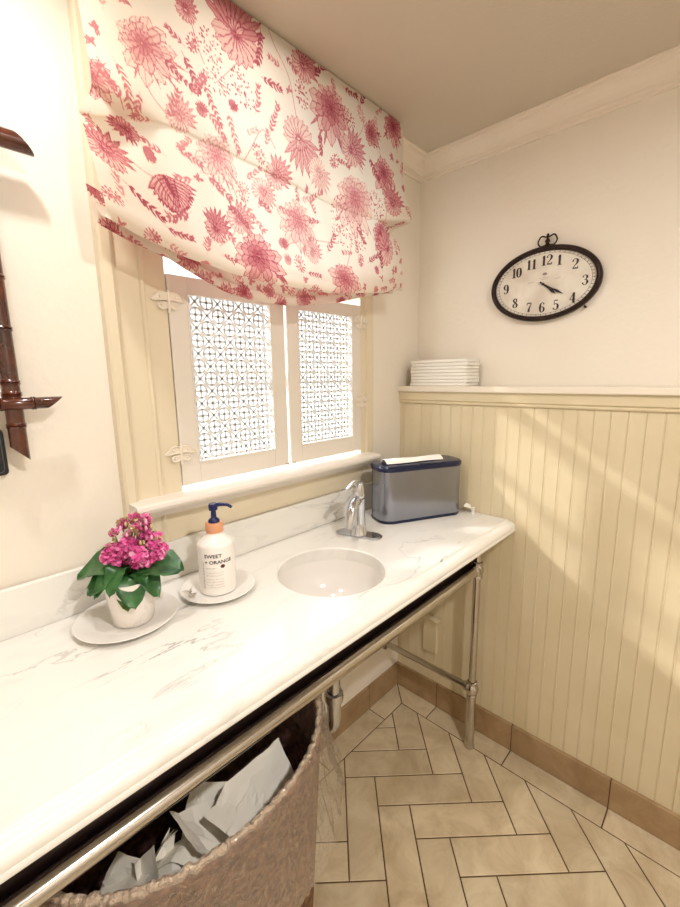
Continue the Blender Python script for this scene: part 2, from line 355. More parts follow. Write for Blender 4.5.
# ------------------------------------------------------------------ shutters
def shutter(xa, xb, la, lb, side):
    root = empty('window_shutter', (xa if side == 'l' else xb, -.002, 1.083))
    ox, oy, oz = root.location
    z0, z1, lz0, lz1 = 1.0845, 1.573, 1.1377, 1.533
    bm = bmesh.new()
    for a in ((xa, la, z0, z1), (lb, xb, z0, z1), (la, lb, z0, lz0), (la, lb, lz1, z1)):
        box(bm, a[0]-ox, a[1]-ox, -.010, .010, a[2]-oz, a[3]-oz, .0012)
    # inner moulded lip
    for a in ((la-.004, la, lz0-.004, lz1+.004), (lb, lb+.004, lz0-.004, lz1+.004), (la, lb, lz0-.004, lz0), (la, lb, lz1, lz1+.004)):
        box(bm, a[0]-ox, a[1]-ox, -.0118, -.008, a[2]-oz, a[3]-oz, .0006)
    fr_ = obj('shutter_frame', bm, M_white, root)
    # pierced lattice sheet
    bm = bmesh.new(); cell = .0304; th = .0008; w = .0026; yy = .002
    nx = math.ceil((lb-la)/cell)+1; nz = math.ceil((lz1-lz0)/cell)+1
    cx0 = la - (nx*cell-(lb-la))/2 - .004
    def strip(ax_, az, bx, bz, w=w):
        # clip to panel
        dx, dz = bx-ax_, bz-az; t0, t1 = 0., 1.
        for p, q in ((-dx, ax_-la), (dx, lb-ax_), (-dz, az-lz0), (dz, lz1-az)):
            if abs(p) < 1e-9:
                if q < 0: return
                continue
            t = q/p
            if p < 0: t0 = max(t0, t)
            else: t1 = min(t1, t)
        if t1-t0 < .02: return
        A = Vector((ax_+dx*t0, az+dz*t0)); B = Vector((ax_+dx*t1, az+dz*t1)); d = (B-A).normalized(); n = Vector((-d.y, d.x))*w
        q = [A+n, B+n, B-n, A-n]
        f = [bm.verts.new((p.x-ox, yy-th, p.y-oz)) for p in q]; g = [bm.verts.new((p.x-ox, yy+th, p.y-oz)) for p in q]
        bm.faces.new(f); bm.faces.new(g[::-1])
        for i in range(4): bm.faces.new([f[i], g[i], g[(i+1)%4], f[(i+1)%4]])
    for i in range(nx+1):
        for j in range(nz+1):
            cx = cx0+(i+.5)*cell; cz = lz1-(j+.35)*cell; h = cell/2
            if (i+j) % 2:
                strip(cx-h, cz-h, cx+h, cz+h); strip(cx-h, cz+h, cx+h, cz-h)
            else:
                R_ = h*1.10
                strip(cx-R_, cz, cx+R_, cz); strip(cx, cz-R_, cx, cz+R_)
                n = 20
                for k in range(n):
                    a, b_ = 2*PI*k/n, 2*PI*(k+1.08)/n
                    strip(cx+R_*math.cos(a), cz+R_*math.sin(a), cx+R_*math.cos(b_), cz+R_*math.sin(b_))
    obj('lattice_panel', bm, M_lattice, root)
    # butterfly hinges at the outer edge
    hx = (xa if side == 'l' else xb)-ox
    for hz in ((1.512, 1.163) if side == 'l' else (1.517, 1.253)):
        bm = bmesh.new()
        tube(bm, [(hx, -.0135, hz-oz-.021), (hx, -.0135, hz-oz+.021)], .0032, 10)
        for e in (-.023, .023): 
            bmesh.ops.create_uvsphere(bm, u_segments=8, v_segments=6, radius=.0042, matrix=Matrix.Translation((hx, -.0135, hz-oz+e)))
        for sx in (-1, 1):
            # two lobed wings as raised scroll outlines with a flat leaf plate
            for (pts) in ([(0,.016),(.012,.020),(.024,.017),(.030,.010),(.039,.003),(.030,.001),(.016,.003),(0,.004)], [(0,-.002),(.014,-.003),(.024,-.007),(.022,-.014),(.014,-.017),(.006,-.014),(0,-.012)]):
                P = [(hx+sx*a, hz-oz+b_) for a, b_ in pts]
                f = [bm.verts.new((p[0], -.0105, p[1])) for p in P]; g = [bm.verts.new((p[0], -.0125, p[1])) for p in P]
                bm.faces.new(f); bm.faces.new(g)
                for i in range(len(P)): bm.faces.new([f[i], f[(i+1)%len(P)], g[(i+1)%len(P)], g[i]])
                tube(bm, [(q.x, -.0135, q.y) for q in [Vector((a.x, a.y)) for a in catmull([Vector((p[0], p[1], 0)) for p in P], 4)]], .0017, 6)
            bmesh.ops.create_uvsphere(bm, u_segments=10, v_segments=6, radius=.0035, matrix=Matrix.Translation((hx+sx*.018, -.0125, hz-oz+.010)))
            bmesh.ops.create_uvsphere(bm, u_segments=8, v_segments=6, radius=.0028, matrix=Matrix.Translation((hx+sx*.015, -.0125, hz-oz-.009)))
        obj('hinge', bm, M_ledge, fr_, smooth=True, angle=50)
    # small pull peg at the meeting edge
    px = (xb-.012 if side == 'l' else xa+.004)-ox
    bm = bmesh.new(); lathe(bm, [(0,-.022),(.003,-.022),(.0038,-.018),(.0022,-.014),(.0022,-.009)], (px, 0, 1.0885-oz), 12, 'y')
    obj('knob', bm, M_chrome, fr_, smooth=True)
    return root
tag(shutter(-.9125, -.5795, -.8641, -.6295, 'l'), 'left white window shutter with circle-and-cross pierced lattice', 'shutter', 'lattice shutters in the window')
tag(shutter(-.5695, -.2495, -.5252, -.2942, 'r'), 'right white window shutter with lattice, nearer the towel dispenser', 'shutter', 'lattice shutters in the window')
# ------------------------------------------------------------------ roman blind
def interp(xs, zs, x): return float(np.interp(x, xs, zs))
BX0, BX1 = -1.075, -.162
# pattern canvas
NX, NV = 540, 460; VL = .80
ink = np.zeros((NV, NX), np.float32); gx = np.linspace(BX0, BX1, NX); gv = np.linspace(0, VL, NV)
XX, VV = np.meshgrid(gx, gv)
prn = random.Random(3)
def win_(cx, cv, r):
    i0, i1 = np.searchsorted(gx, [cx-r, cx+r]); j0, j1 = np.searchsorted(gv, [cv-r, cv+r]); return slice(j0, j1), slice(i0, i1)
def petal(x, v, ang, Ln, wd, f=.45, e=.95, ser=0, pex=.8):
    sl = win_(x+math.cos(ang)*Ln/2, v+math.sin(ang)*Ln/2, Ln*.75+.004)
    X, V = XX[sl]-x, VV[sl]-v
    if X.size == 0: return
    s = (X*math.cos(ang)+V*math.sin(ang))/Ln; d = np.abs(-X*math.sin(ang)+V*math.cos(ang))
    hw = wd*np.sin(np.pi*np.clip(s, 0, 1)**pex)
    if ser: hw = hw*(1+ser*np.sin(s*26))
    ins = (s > 0) & (s < 1) & (d < hw)
    val = np.where(d > hw-.0016, e, f+.22*(d < .0009))*ins
    ink[sl] = np.where(ins, np.maximum(val, ink[sl]*.25), ink[sl])
def dot(x, v, r, val=.9):
    sl = win_(x, v, r+.003); D = np.hypot(XX[sl]-x, VV[sl]-v); ink[sl] = np.maximum(ink[sl], val*np.clip((r-D)/.0012+.5, 0, 1))
def stroke(pts, w=.0011, val=.7):
    P = catmull([Vector((p[0], p[1], 0)) for p in pts], 10)
    for a, b_ in zip(P, P[1:]):
        n = max(1, int((b_-a).length/.0012))
        for k in range(n): q = a+(b_-a)*(k/n); dot(q.x, q.y, w, val)
def sprig(x, v, ang, L_=.06, k=6, val=.7, big=1):
    bend = prn.uniform(-.6, .6); p = [(x, v)]
    for i in range(1, k+1):
        a = ang+bend*i/k; p.append((p[-1][0]+math.cos(a)*L_/k, p[-1][1]+math.sin(a)*L_/k))
    stroke(p, .0009, val*.8)
    for i in range(1, k+1):
        a = ang+bend*i/k
        for s in (-1, 1): petal(p[i][0], p[i][1], a+s*prn.uniform(.45,.8), prn.uniform(.010,.019)*big, .0025*big, val*.6, val)
    petal(p[-1][0], p[-1][1], ang+bend, .014*big, .003*big, val*.7, val)
def dahlia(x, v, r, ang=PI/2, val=1, n=11):
    for k in range(7): petal(x, v, ang+prn.uniform(-.9,.9), r*prn.uniform(1.4,1.75), r*.09, .5*val, .8*val)
    for ring, (rr, w_) in enumerate(((1., .17), (.78, .15), (.52, .13), (.3, .1))):
        for k in range(n-2*ring):
            a = ang+2*PI*(k+.5*(ring % 2))/(n-2*ring)+prn.uniform(-.07, .07)
            st = 1+.28*math.cos(a-ang)
            petal(x, v, a, r*1.12*rr*st*prn.uniform(.88, 1.1), r*w_*1.55, (.34+.13*ring)*val, .95*val, .07, 1.7)
    for k in range(5): dot(x+prn.uniform(-1,1)*r*.1, v+prn.uniform(-1,1)*r*.1, .0018, .2)
def bud(x, v, r, ang, val=.9):
    for k in range(46):
        a = prn.uniform(0, 2*PI); q = math.sqrt(prn.random()); ex = math.cos(a)*q*r*1.35; ey = math.sin(a)*q*r*.8
        dot(x+ex*math.cos(ang)-ey*math.sin(ang), v+ex*math.sin(ang)+ey*math.cos(ang), .0021, val*prn.uniform(.5, 1))
    for k in range(14):
        a = 2*PI*k/14; ex = math.cos(a)*r*1.3; ey = math.sin(a)*r*.8
        petal(x+ex*math.cos(ang)-ey*math.sin(ang), v+ex*math.sin(ang)+ey*math.cos(ang), a+ang, .006, .0018, .6*val, val)
def pine(x, v, r, ang, val=1):
    for row in range(6):
        q = row/5
        for k in range(-3, 4):
            a = ang+k*.33*(1-.35*q); petal(x-math.cos(ang)*r*(1-q)*.55, v-math.sin(ang)*r*(1-q)*.55, a, r*(1.25-.5*q), r*.13, .4*val, .95*val, .04)
    stroke([(x-math.cos(ang)*r*.4+math.sin(ang)*r*.35, v-math.sin(ang)*r*.4-math.cos(ang)*r*.35), (x+math.cos(ang)*r*.5, v+math.sin(ang)*r*.5), (x-math.cos(ang)*r*.4-math.sin(ang)*r*.35, v-math.sin(ang)*r*.4+math.cos(ang)*r*.35)], .0014, .95*val)
def crownf(x, v, r, ang, val=1):
    for k in range(9):
        a = ang+(k-4)*.3; petal(x, v, a, r*(1.55-.06*abs(k-4)), r*.17, .5*val, .95*val, .08)
    for k in range(9):
        a = ang+PI+(k-4)*.34; petal(x, v, a, r*.95, r*.22, .35*val, .85*val, .06, 1.7)
    for k in range(5): petal(x, v, ang+(k-2)*.4, r*.5, r*.1, .35*val, val)
# camera unprojection is only used to read where the printed flowers sit on the cloth
CP = Vector((-1.3692,-.9777,1.3399)); RR = Vector((.689,-.72462,-.01427)); UU = Vector((.13928,.11307,.98378)); FF = Vector((.71125,.67981,-.17883)); FPX = 421.66
def onblind(px, py, yp=-.12):
    d = FF+RR*((px-340)/FPX)-UU*((py-453.5)/FPX); t = (yp-CP.y)/d.y; q = CP+d*t
    return q.x, (H-.006)-q.z
ppm = {}
def F(fn, px, py, rpx, ang=PI/2, val=1, **k):
    x, v = onblind(px, py); x2, v2 = onblind(px+rpx, py); x3, v3 = onblind(px, py+rpx)
    r = .5*(math.hypot(x2-x, v2-v)+math.hypot(x3-x, v3-v)); fn(x, v, r, ang, val, **k)
def Sg(px, py, ang, L_=.06, k=6, val=.75, big=1):
    x, v = onblind(px, py); sprig(x, v, ang, L_, k, val, big)
def St(pts, w=.0011, val=.65): stroke([onblind(*p) for p in pts], w, val)
# stems first
St([(185,0),(192,20),(198,45),(205,65)]); St([(217,82),(228,72),(238,62)]); St([(140,70),(150,95),(165,115),(178,135)])
St([(262,0),(275,40),(290,75),(296,110),(300,138)]); St([(220,170),(236,200),(232,235),(215,250)]); St([(130,185),(145,188),(160,186)])
St([(305,64),(318,80),(330,95)]); St([(360,100),(365,125),(352,150),(362,175)]); St([(354,210),(350,240),(345,265),(340,280)])
St([(280,177),(262,190),(258,210)]); St([(380,150),(388,180),(384,215),(388,250),(375,270)]); St([(245,160),(262,130),(275,150)])
St([(92,60),(108,90),(125,120)]); St([(196,250),(210,240),(230,215)]); St([(290,222),(310,240),(338,245)])
for f in ((dahlia,143,42,27,1.0,.72),(dahlia,217,155,20,PI/2,.62),(dahlia,84,85,20,0,.75),(dahlia,296,222,19,PI/2,.68),(dahlia,354,198,20,PI/2,.72),(dahlia,332,106,20,PI/2,.95),
          (dahlia,255,258,23,PI/2,1.),(dahlia,340,280,15,PI/2,.85),(dahlia,230,152,0,0,0),(dahlia,384,172,12,PI/2,1.),(dahlia,383,236,11,PI/2,1.),(dahlia,372,132,9,0,.95),(dahlia,395,125,10,PI/2,1.)):
    if f[3]: F(*f)
for f in ((crownf,238,32,27,-PI/2,1.),(crownf,187,8,12,-PI/2,.8),(crownf,299,140,19,1.2,.8),(crownf,276,176,13,-.7,.75),(crownf,305,64,14,-.9,.9),(crownf,352,150,13,-.5,.85),(crownf,178,118,15,-1.,.6),
          (crownf,132,146,12,2.3,.95),(crownf,112,190,20,-1.3,.9),(crownf,390,205,10,-1.2,.95),(crownf,237,222,14,-.4,.7),(crownf,262,192,12,.6,.6),(crownf,388,258,13,-1.6,.95),(crownf,308,50,0,0,0),(crownf,318,172,12,1.,.55),
          (crownf,168,288,10,0,.9),(crownf,310,255,10,-1,.6),(crownf,213,232,14,-1.2,.95),(crownf,105,10,0,0,0)):
    if f[3]: F(*f)
F(pine,170,196,26,1.15,.95); F(pine,150,163,10,.3,.7)
for f in ((212,47,11,1.2,.85),(217,82,10,0,.8),(243,88,11,1.1,.95),(303,94,7,1.3,.95),(340,215,9,1.3,.8),(342,237,8,.4,.75),(358,237,8,1.2,.8),(240,42,0,0,0),(349,116,6,.5,.9),(372,88,7,0,1),(232,182,8,.5,.55),(376,205,7,1,.9)):
    if f[2]: F(bud, *f)
for s in ((110,60,1.0,.07,7,.6),(160,55,.6,.06,6,.75),(120,110,-2.2,.05,6,.6),(182,50,1.0,.06,6,.8),(200,75,1.1,.08,8,.65),(190,95,-.8,.05,6,.6),(165,120,-.9,.06,6,.6),(206,110,.9,.05,6,.55),(262,25,1.5,.07,7,.9),(262,75,.2,.05,6,.8),
          (228,110,1.4,.07,7,.55),(255,115,-1.1,.06,6,.6),(270,135,-1.3,.07,7,.65),(315,75,-.9,.06,6,.9),(345,85,.3,.05,5,.9),(362,105,-1.2,.06,6,.95),(322,130,1.8,.05,6,.8),(370,155,1.2,.06,6,.9),(245,205,.9,.06,6,.5),
          (250,235,-2.2,.06,6,.75),(200,210,.8,.08,8,.6),(160,235,.3,.05,6,.8),(205,175,.7,.06,7,.6),(275,205,.5,.05,5,.55),(310,205,-1,.05,5,.55),(325,255,-.9,.06,6,.7),(300,275,.2,.05,5,.7),(365,265,-.7,.06,6,.9),(380,275,-1.5,.05,5,1),
          (175,150,.2,.05,6,.55),(245,180,-.5,.05,5,.5),(335,160,-.3,.05,5,.7),(320,30,.5,.05,5,.9),(138,95,1.9,.05,6,.6),(195,140,2.6,.04,5,.5),(355,225,.6,.05,5,.75),(372,60,.6,.05,5,.9),(188,215,2.4,.05,6,.7),(125,215,.2,.06,6,.9)):
    Sg(*s)
# print on the folded-under bottom cloth and filler sprigs where cloth is bare
for k in range(700):
    x = prn.uniform(BX0, BX1); v = prn.uniform(0, VL); sl = win_(x, v, .021)
    if ink[sl].size and ink[sl].mean() < .045:
        if k % 3: sprig(x, v, prn.uniform(0, 6.28), .034, 4, prn.uniform(.4, .75), .9)
        else:
            for q in range(7): petal(x, v, prn.uniform(0, 6.28), prn.uniform(.008,.017), .003, .35, .6)
for k in range(400):
    x = prn.uniform(BX0, BX1); v = prn.uniform(0, VL); sl = win_(x, v, .022)
    if ink[sl].size and ink[sl].mean() < .06: (crownf if k % 2 else bud)(x, v, prn.uniform(.009, .014), prn.uniform(0, 6.28), prn.uniform(.55, .8))
for k in range(60):
    x = prn.uniform(BX0, BX1); v = prn.uniform(.6, VL); (dahlia if k % 3 else crownf)(x, v, prn.uniform(.014, .026), prn.uniform(0, 6.28), prn.uniform(.7, 1))
ink *= (.86+.14*np.random.RandomState(1).rand(NV, NX)).astype(np.float32)
# cloth surface
lipx = []; botx = []
for p in ((90,208),(98,212),(140,233),(182,255),(228,271),(281,285),(338,293),(385,292),(399,290)): x, v = onblind(*p, yp=-.135); lipx.append((x, H-.006-v))
for p in ((100,217),(161,252),(210.6,284),(246,298),(288,306),(338,302.5),(373,294),(396,291)): x, v = onblind(*p, yp=-.10); botx.append((x, H-.006-v))
def smoothcurve(pts):
    xs = [p[0] for p in pts]; zs = [p[1] for p in pts]; g = np.linspace(BX0-.02, BX1+.02, 200); z = np.interp(g, xs, zs)
    k = np.ones(13)/13; zp = np.pad(z, 6, mode='edge'); return g, np.convolve(zp, k, 'valid')
Lg, Lz = smoothcurve(lipx); Bg, Bz = smoothcurve(botx)
verts = np.zeros((NV, NX, 3)); 
for i, x in enumerate(gx):
    u = (x-BX0)/(BX1-BX0); e = max(0, 1-u/.16)+max(0, (u-.84)/.16)
    e1 = e*e*(3-2*e) if e < 1 else 1
    zl = interp(Lg, Lz, x); zb = min(interp(Bg, Bz, x), zl-.004)
    zA = 1.806+.012*math.sin(u*7)
    pr_ = [(-.112, H-.006), (-.116, 1.99), (-.121-.006*e1, 1.90), (-.124-.022*e1, zA+.030), (-.121-.020*e1, zA+.004), (-.117+.036*e1, zA-.002), (-.119+.022*e1, zA-.03), (-.125, zA-.09),
           (-.136, zl+.05), (-.146, zl+.022), (-.144, zl+.004), (-.130, zl-.001), (-.110, zl+.016), (-.101, zl+.03), (-.100, max(zb+.03, zl-.02)), (-.106, zb+.018), (-.103, zb+.003), (-.092, zb), (-.080, zb+.02), (-.075, zb+.07)]
    q = catmull([Vector((0, a, b_)) for a, b_ in pr_], 12)
    P = np.array([(p.y, p.z) for p in q]); sl_ = np.concatenate([[0], np.cumsum(np.hypot(*np.diff(P, axis=0).T))])
    s = gv/VL*sl_[-1]; 
    yy = np.interp(s, sl_, P[:,0]); zz = np.interp(s, sl_, P[:,1])
    # narrower second tier at the right edge, slightly ragged sides
    low = np.clip((zA-zz)/.02, 0, 1); xx = x + low*(-.026*max(0,(u-.9)/.1)) + .004*np.sin(zz*19)*(max(0,(u-.93)/.07)-max(0,(.07-u)/.07))
    wav = .0035*math.sin(u*23)*np.clip((H-zz)/.5, 0, 1)+.002*np.sin(u*61+zz*14)*np.clip((H-zz)/.3, 0, 1)
    verts[:,i,0] = xx; verts[:,i,1] = yy+wav; verts[:,i,2] = zz
    if i == 0: print('arc', sl_[-1])
    # resample ink column by true arc position
    col = np.interp(s, gv, ink[:, i]); ink[:, i] = col
me = bpy.data.meshes.new('fabric'); nv = NV*NX
me.vertices.add(nv); me.vertices.foreach_set('co', verts.reshape(-1))
J, I = np.meshgrid(np.arange(NV-1), np.arange(NX-1), indexing='ij'); a = J*NX+I
quads = np.stack([a, a+1, a+NX+1, a+NX], -1).reshape(-1, 4)
me.loops.add(quads.size); me.loops.foreach_set('vertex_index', quads.reshape(-1).astype(np.int32))
me.polygons.add(len(quads)); me.polygons.foreach_set('loop_start', np.arange(0, quads.size, 4, dtype=np.int32))
me.update(calc_edges=True); me.polygons.foreach_set('use_smooth', np.ones(len(quads), bool))
at = me.attributes.new('print', 'FLOAT', 'POINT'); at.data.foreach_set('value', ink.reshape(-1))
M_fab = bpy.data.materials.new('printed_linen'); M_fab.use_nodes = True; nt = M_fab.node_tree; nt.nodes.clear(); N = nt.nodes.new; L = nt.links.new
o_ = N('ShaderNodeOutputMaterial'); A = N('ShaderNodeAttribute'); A.attribute_name = 'print'
rp = N('ShaderNodeValToRGB'); cr = rp.color_ramp; cr.elements[0].position = 0; cr.elements[0].color = srgb(234,225,211); cr.elements[1].position = 1; cr.elements[1].color = srgb(128,50,64)
e = cr.elements.new(.2); e.color = srgb(238,216,202); e = cr.elements.new(.5); e.color = srgb(206,136,138); e = cr.elements.new(.78); e.color = srgb(170,86,98)
L(A.outputs['Fac'], rp.inputs[0])
tc = N('ShaderNodeTexCoord'); mp = N('ShaderNodeMapping'); mp.inputs['Scale'].default_value = (900, 60, 60); L(tc.outputs['Object'], mp.inputs[0]); n1 = N('ShaderNodeTexNoise'); n1.inputs['Scale'].default_value = 1; L(mp.outputs[0], n1.inputs['Vector'])
mp2 = N('ShaderNodeMapping'); mp2.inputs['Scale'].default_value = (60, 60, 900); L(tc.outputs['Object'], mp2.inputs[0]); n2 = N('ShaderNodeTexNoise'); n2.inputs['Scale'].default_value = 1; L(mp2.outputs[0], n2.inputs['Vector'])
ad = N('ShaderNodeMath'); L(n1.outputs['Fac'], ad.inputs[0]); L(n2.outputs['Fac'], ad.inputs[1])
bp = N('ShaderNodeBump'); bp.inputs['Strength'].default_value = .35; bp.inputs['Distance'].default_value = .001; L(ad.outputs[0], bp.inputs['Height'])
df = N('ShaderNodeBsdfDiffuse'); tr = N('ShaderNodeBsdfTranslucent'); ms = N('ShaderNodeMixShader'); ms.inputs[0].default_value = .5
L(rp.outputs[0], df.inputs[0]); L(rp.outputs[0], tr.inputs[0]); L(bp.outputs[0], df.inputs[1]); L(df.outputs[0], ms.inputs[1]); L(tr.outputs[0], ms.inputs[2]); L(ms.outputs[0], o_.inputs[0])
me.materials.append(M_fab)
blind = empty('roman_blind', (0,0,0))
fab = link(bpy.data.objects.new('fabric', me), blind)
bm = bmesh.new(); box(bm, BX0+.01, BX1-.01, -.108, -.068, H-.032, H-.004, .001); obj('headrail', bm, M_white, blind)
tag(blind, 'cream linen window blind printed with rose-red flowers, gathered in folds', 'window blind')
# ------------------------------------------------------------------ counter
ZC = .86
cpr = [(-.446,ZC),(-.449,.8565),(-.452,.8555),(-.459,.8550),(-.466,.8525),(-.4715,.847),(-.4735,.840),(-.4725,.834),(-.474,.832),(-.475,.828),(-.4735,.8245),(-.470,.8235)]
bm = bmesh.new()
HCX, HCY, HR = -.664, -.268, .1355
xa, xb, ya, yb = -.90, -.43, -.446, -.001
CL = XL+.002
n = 96; el = []; rc = []
def rectpt(a):
    c, s = math.cos(a), math.sin(a); t = 1e9
    if c > 1e-9: t = min(t, (xb-HCX)/c)
    if c < -1e-9: t = min(t, (xa-HCX)/c)
    if s > 1e-9: t = min(t, (yb-HCY)/s)
    if s < -1e-9: t = min(t, (ya-HCY)/s)
    return HCX+c*t, HCY+s*t
angs = sorted([2*PI*k/n for k in range(n)]+[math.atan2(y-HCY, x-HCX) % (2*PI) for x in (xa, xb) for y in (ya, yb)])
for z, flip in ((ZC, 0), (.8235, 1)):
    E1 = [bm.verts.new((HCX+(HR+.003)*math.cos(a), HCY+(HR+.003)*math.sin(a), z)) for a in angs]; R1 = [bm.verts.new((*rectpt(a), z)) for a in angs]
    for i in range(len(angs)):
        j = (i+1) % len(angs); bm.faces.new([E1[i], E1[j], R1[j], R1[i]])
    if not flip: top = E1
    else: bot = E1
    for x0_, x1_ in ((CL, xa), (xb, -.001)):
        bm.faces.new([bm.verts.new(p) for p in ((x0_, ya, z), (x1_, ya, z), (x1_, yb, z), (x0_, yb, z))])
mid = [bm.verts.new((HCX+HR*math.cos(a), HCY+HR*math.sin(a), ZC-.003)) for a in angs]
for i in range(len(angs)):
    j = (i+1) % len(angs); bm.faces.new([top[i], top[j], mid[j], mid[i]]); bm.faces.new([mid[i], mid[j], bot[j], bot[i]])
rows = [[bm.verts.new((x, a, z)) for a, z in cpr+[(ya, .8235)]] for x in (CL, -.012, -.001)]
for v, (a, z) in zip(rows[2], cpr+[(ya, .8235)]): v.co.y = max(a, -.4735)   # tiny eased corner at the wall
for A_, B_ in zip(rows, rows[1:]):
    for i in range(len(cpr)): bm.faces.new([A_[i], A_[i+1], B_[i+1], B_[i]])
bm.faces.new([bm.verts.new((-.001, a, z)) for a, z in cpr+[(ya, .8235), (yb, .8235), (yb, ZC)]])
bm.faces.new([bm.verts.new((CL, a, z)) for a, z in [(yb, ZC), (yb, .8235), (ya, .8235)][::1]+cpr[::-1]])
bmesh.ops.remove_doubles(bm, verts=bm.verts, dist=1e-5)
co = obj('vanity_counter', bm, M_marble, smooth=True, angle=40)
tag(co, 'long white marble vanity counter with grey veins and an ogee front edge', 'counter')
bm = bmesh.new(); box(bm, CL, -.002, -.020, -.0075, ZC, .9561, .002); o = obj('marble_backsplash', bm, M_marble); tag(o, 'low marble backsplash strip along the window wall behind the counter', 'backsplash')
# basin
root = empty('sink_basin', (HCX, HCY, .71))
bm = bmesh.new(); pr_ = [(.15,.113),(.1395,.113),(.138,.108),(.134,.08),(.120,.045),(.09,.02),(.05,.008),(.024,.004),(.0,.004)]
lathe(bm, pr_, (0,0,0), 64); lathe(bm, [(.15,.113),(.15,.105),(.145,.08),(.130,.04),(.098,.010),(.05,-.004),(.024,-.008),(0,-.008)], (0,0,0), 64)
obj('bowl', bm, M_porc, root, smooth=True, angle=50)
bm = bmesh.new(); lathe(bm, [(.0,.009),(.016,.009),(.02,.0075),(.022,.0045)], (0,0,0), 32); obj('drain', bm, M_chrome2, root, smooth=True)
tag(root, 'round white undermount sink basin set in the marble counter', 'sink')
# drain trap under the sink
root = empty('drain_trap', (HCX, HCY, .50))
bm = bmesh.new(); tube(bm, [(0,0,.201),(0,0,-.02)], .017, 20); obj('tailpiece', bm, M_chrome2, root, smooth=True, angle=40)
bm = bmesh.new(); arc = [(0, .05-.05*math.cos(a), -.07-.05*math.sin(a)) for a in [PI*k/14 for k in range(15)]]
tube(bm, [(0,0,0)]+arc+[(0,.1,-.03)], .019, 20); obj('trap_bend', bm, M_chrome2, root, smooth=True, angle=40)
bm = bmesh.new(); tube(bm, catmull([(0,.1,-.05),(0,.1,.0),(0,.12,.03),(0,.16,.035),(0,.262,.035)], 6), .016, 20); obj('wall_arm', bm, M_chrome2, root, smooth=True, angle=40)
for p in ((0,0,-.005),(0,.1,-.035),(0,0,.12)):
    bm = bmesh.new(); lathe(bm, [(.018,-.014),(.025,-.012),(.026,0),(.025,.012),(.018,.014)], p, 24); obj('slip_nut', bm, M_chrome2, root, smooth=True, angle=40)
tag(root, 'chrome drain trap hanging under the sink beside the waste bin', 'drain pipe')
# chrome console legs & rail (one welded frame)
LX, LY = -.0905, -.390
root = empty('console_stand', (LX, LY, 0))
def ball(bm, p, r=.0205):
    lathe(bm, [(.0145,-.03),(.018,-.028),(.018,-.022),(.0165,-.019),(r*.93,-.010),(r,0),(r*.93,.010),(.0165,.019),(.018,.022),(.018,.028),(.0145,.03)], p, 28)
for dx, nm in ((0, 0), (-1.86, 1)):
    bm = bmesh.new(); tube(bm, [(dx,0,.245),(dx,0,.8235)], .0128, 24); lathe(bm, [(.013,.80),(.022,.815),(.024,.8235)], (dx,0,0), 24); leg = obj('leg', bm, M_chrome, root, smooth=True, angle=40)
    bm = bmesh.new(); tube(bm, [(dx,0,.004),(dx,0,.225)], .0165, 24); lathe(bm, [(.0,0),(.0175,0),(.0185,.006),(.0165,.012)], (dx,0,0), 24); obj('leg_sleeve', bm, M_chrome, leg, smooth=True, angle=40)
    for z in (.239, .693):
        bm = bmesh.new(); ball(bm, (dx,0,z), .0235 if z < .3 else .0205); obj('tee_fitting', bm, M_chrome, leg, smooth=True, angle=40)
    bm = bmesh.new(); tube(bm, [(dx,.018,.239),(dx,.3895,.239)], .0118, 20)
    lathe(bm, [(.012,.015),(.0165,.018),(.0165,.028),(.012,.031)], (dx,0,.239), 20, 'y'); lathe(bm, [(.012,.376),(.024,.380),(.026,.3895)], (dx,0,.239), 20, 'y'); obj('side_rail', bm, M_chrome, root, smooth=True, angle=40)
bm = bmesh.new(); tube(bm, [(-1.842,0,.693),(-.015,0,.693)], .0155, 28)
for q in (-.018, -1.842): lathe(bm, [(.0155,-.012),(.018,-.009),(.018,.009),(.0155,.012)], (q,0,.693), 20, 'x')
obj('front_rail', bm, M_chrome, root, smooth=True, angle=40)
bm = bmesh.new(); box(bm, -1.86, -.006, .017, .023, .676, .734, .001); box(bm, -1.86, -.006, .017, .05, .728, .734, .001)
obj('support_angle', bm, M_dark, root); 
tag(root, 'nickel pipe stand with ball fittings carrying the marble counter', 'counter stand')
# ------------------------------------------------------------------ faucet
root = empty('sink_faucet', (-.441,-.166,ZC), math.atan2(-.30,-.954))   # local +x points to the basin
bm = bmesh.new(); prof = []
for k in range(48):
    a = 2*PI*k/48; prof.append((.026*math.copysign(abs(math.cos(a))**.9, math.cos(a)), .052*(1 if math.sin(a) > 0 else -1)*0+.0515*math.copysign(1, math.sin(a))*0 + math.sin(a)*.026+(.049 if math.sin(a) > 0 else -.049)))
for (s, z0, z1) in ((1, .0, .004), (.93, .004, .007)):
    prism(bm, [(p[0]*s, p[1]*s) for p in prof], 'z', z0, z1)
obj('base_plate', bm, M_chrome2, root, smooth=True, angle=30)
bm = bmesh.new(); lathe(bm, [(.027,.006),(.0255,.012),(.022,.022),(.0195,.045),(.0185,.07),(.0185,.108),(.0195,.114),(.0195,.118),(.0,.1185)], (0,0,0), 32); obj('body', bm, M_chrome2, root, smooth=True, angle=50)
bm = bmesh.new()
pt = catmull([(-.006,0,.092),(.014,0,.112),(.036,0,.110),(.054,0,.092),(.066,0,.066),(.072,0,.044)], 6)
tube(bm, pt, [(.0165-.004*i/(len(pt)-1), .0135-.003*i/(len(pt)-1)) for i in range(len(pt))], 24); obj('spout', bm, M_chrome2, root, smooth=True, angle=50)
bm = bmesh.new(); lathe(bm, [(.0175,.1195),(.0185,.123),(.0185,.138),(.017,.152),(.0145,.166),(.009,.172),(0,.174)], (0,0,0), 32)
pt = catmull([(-.010,0,.164),(.006,0,.172),(.026,0,.175),(.050,0,.172),(.078,0,.164)], 5)
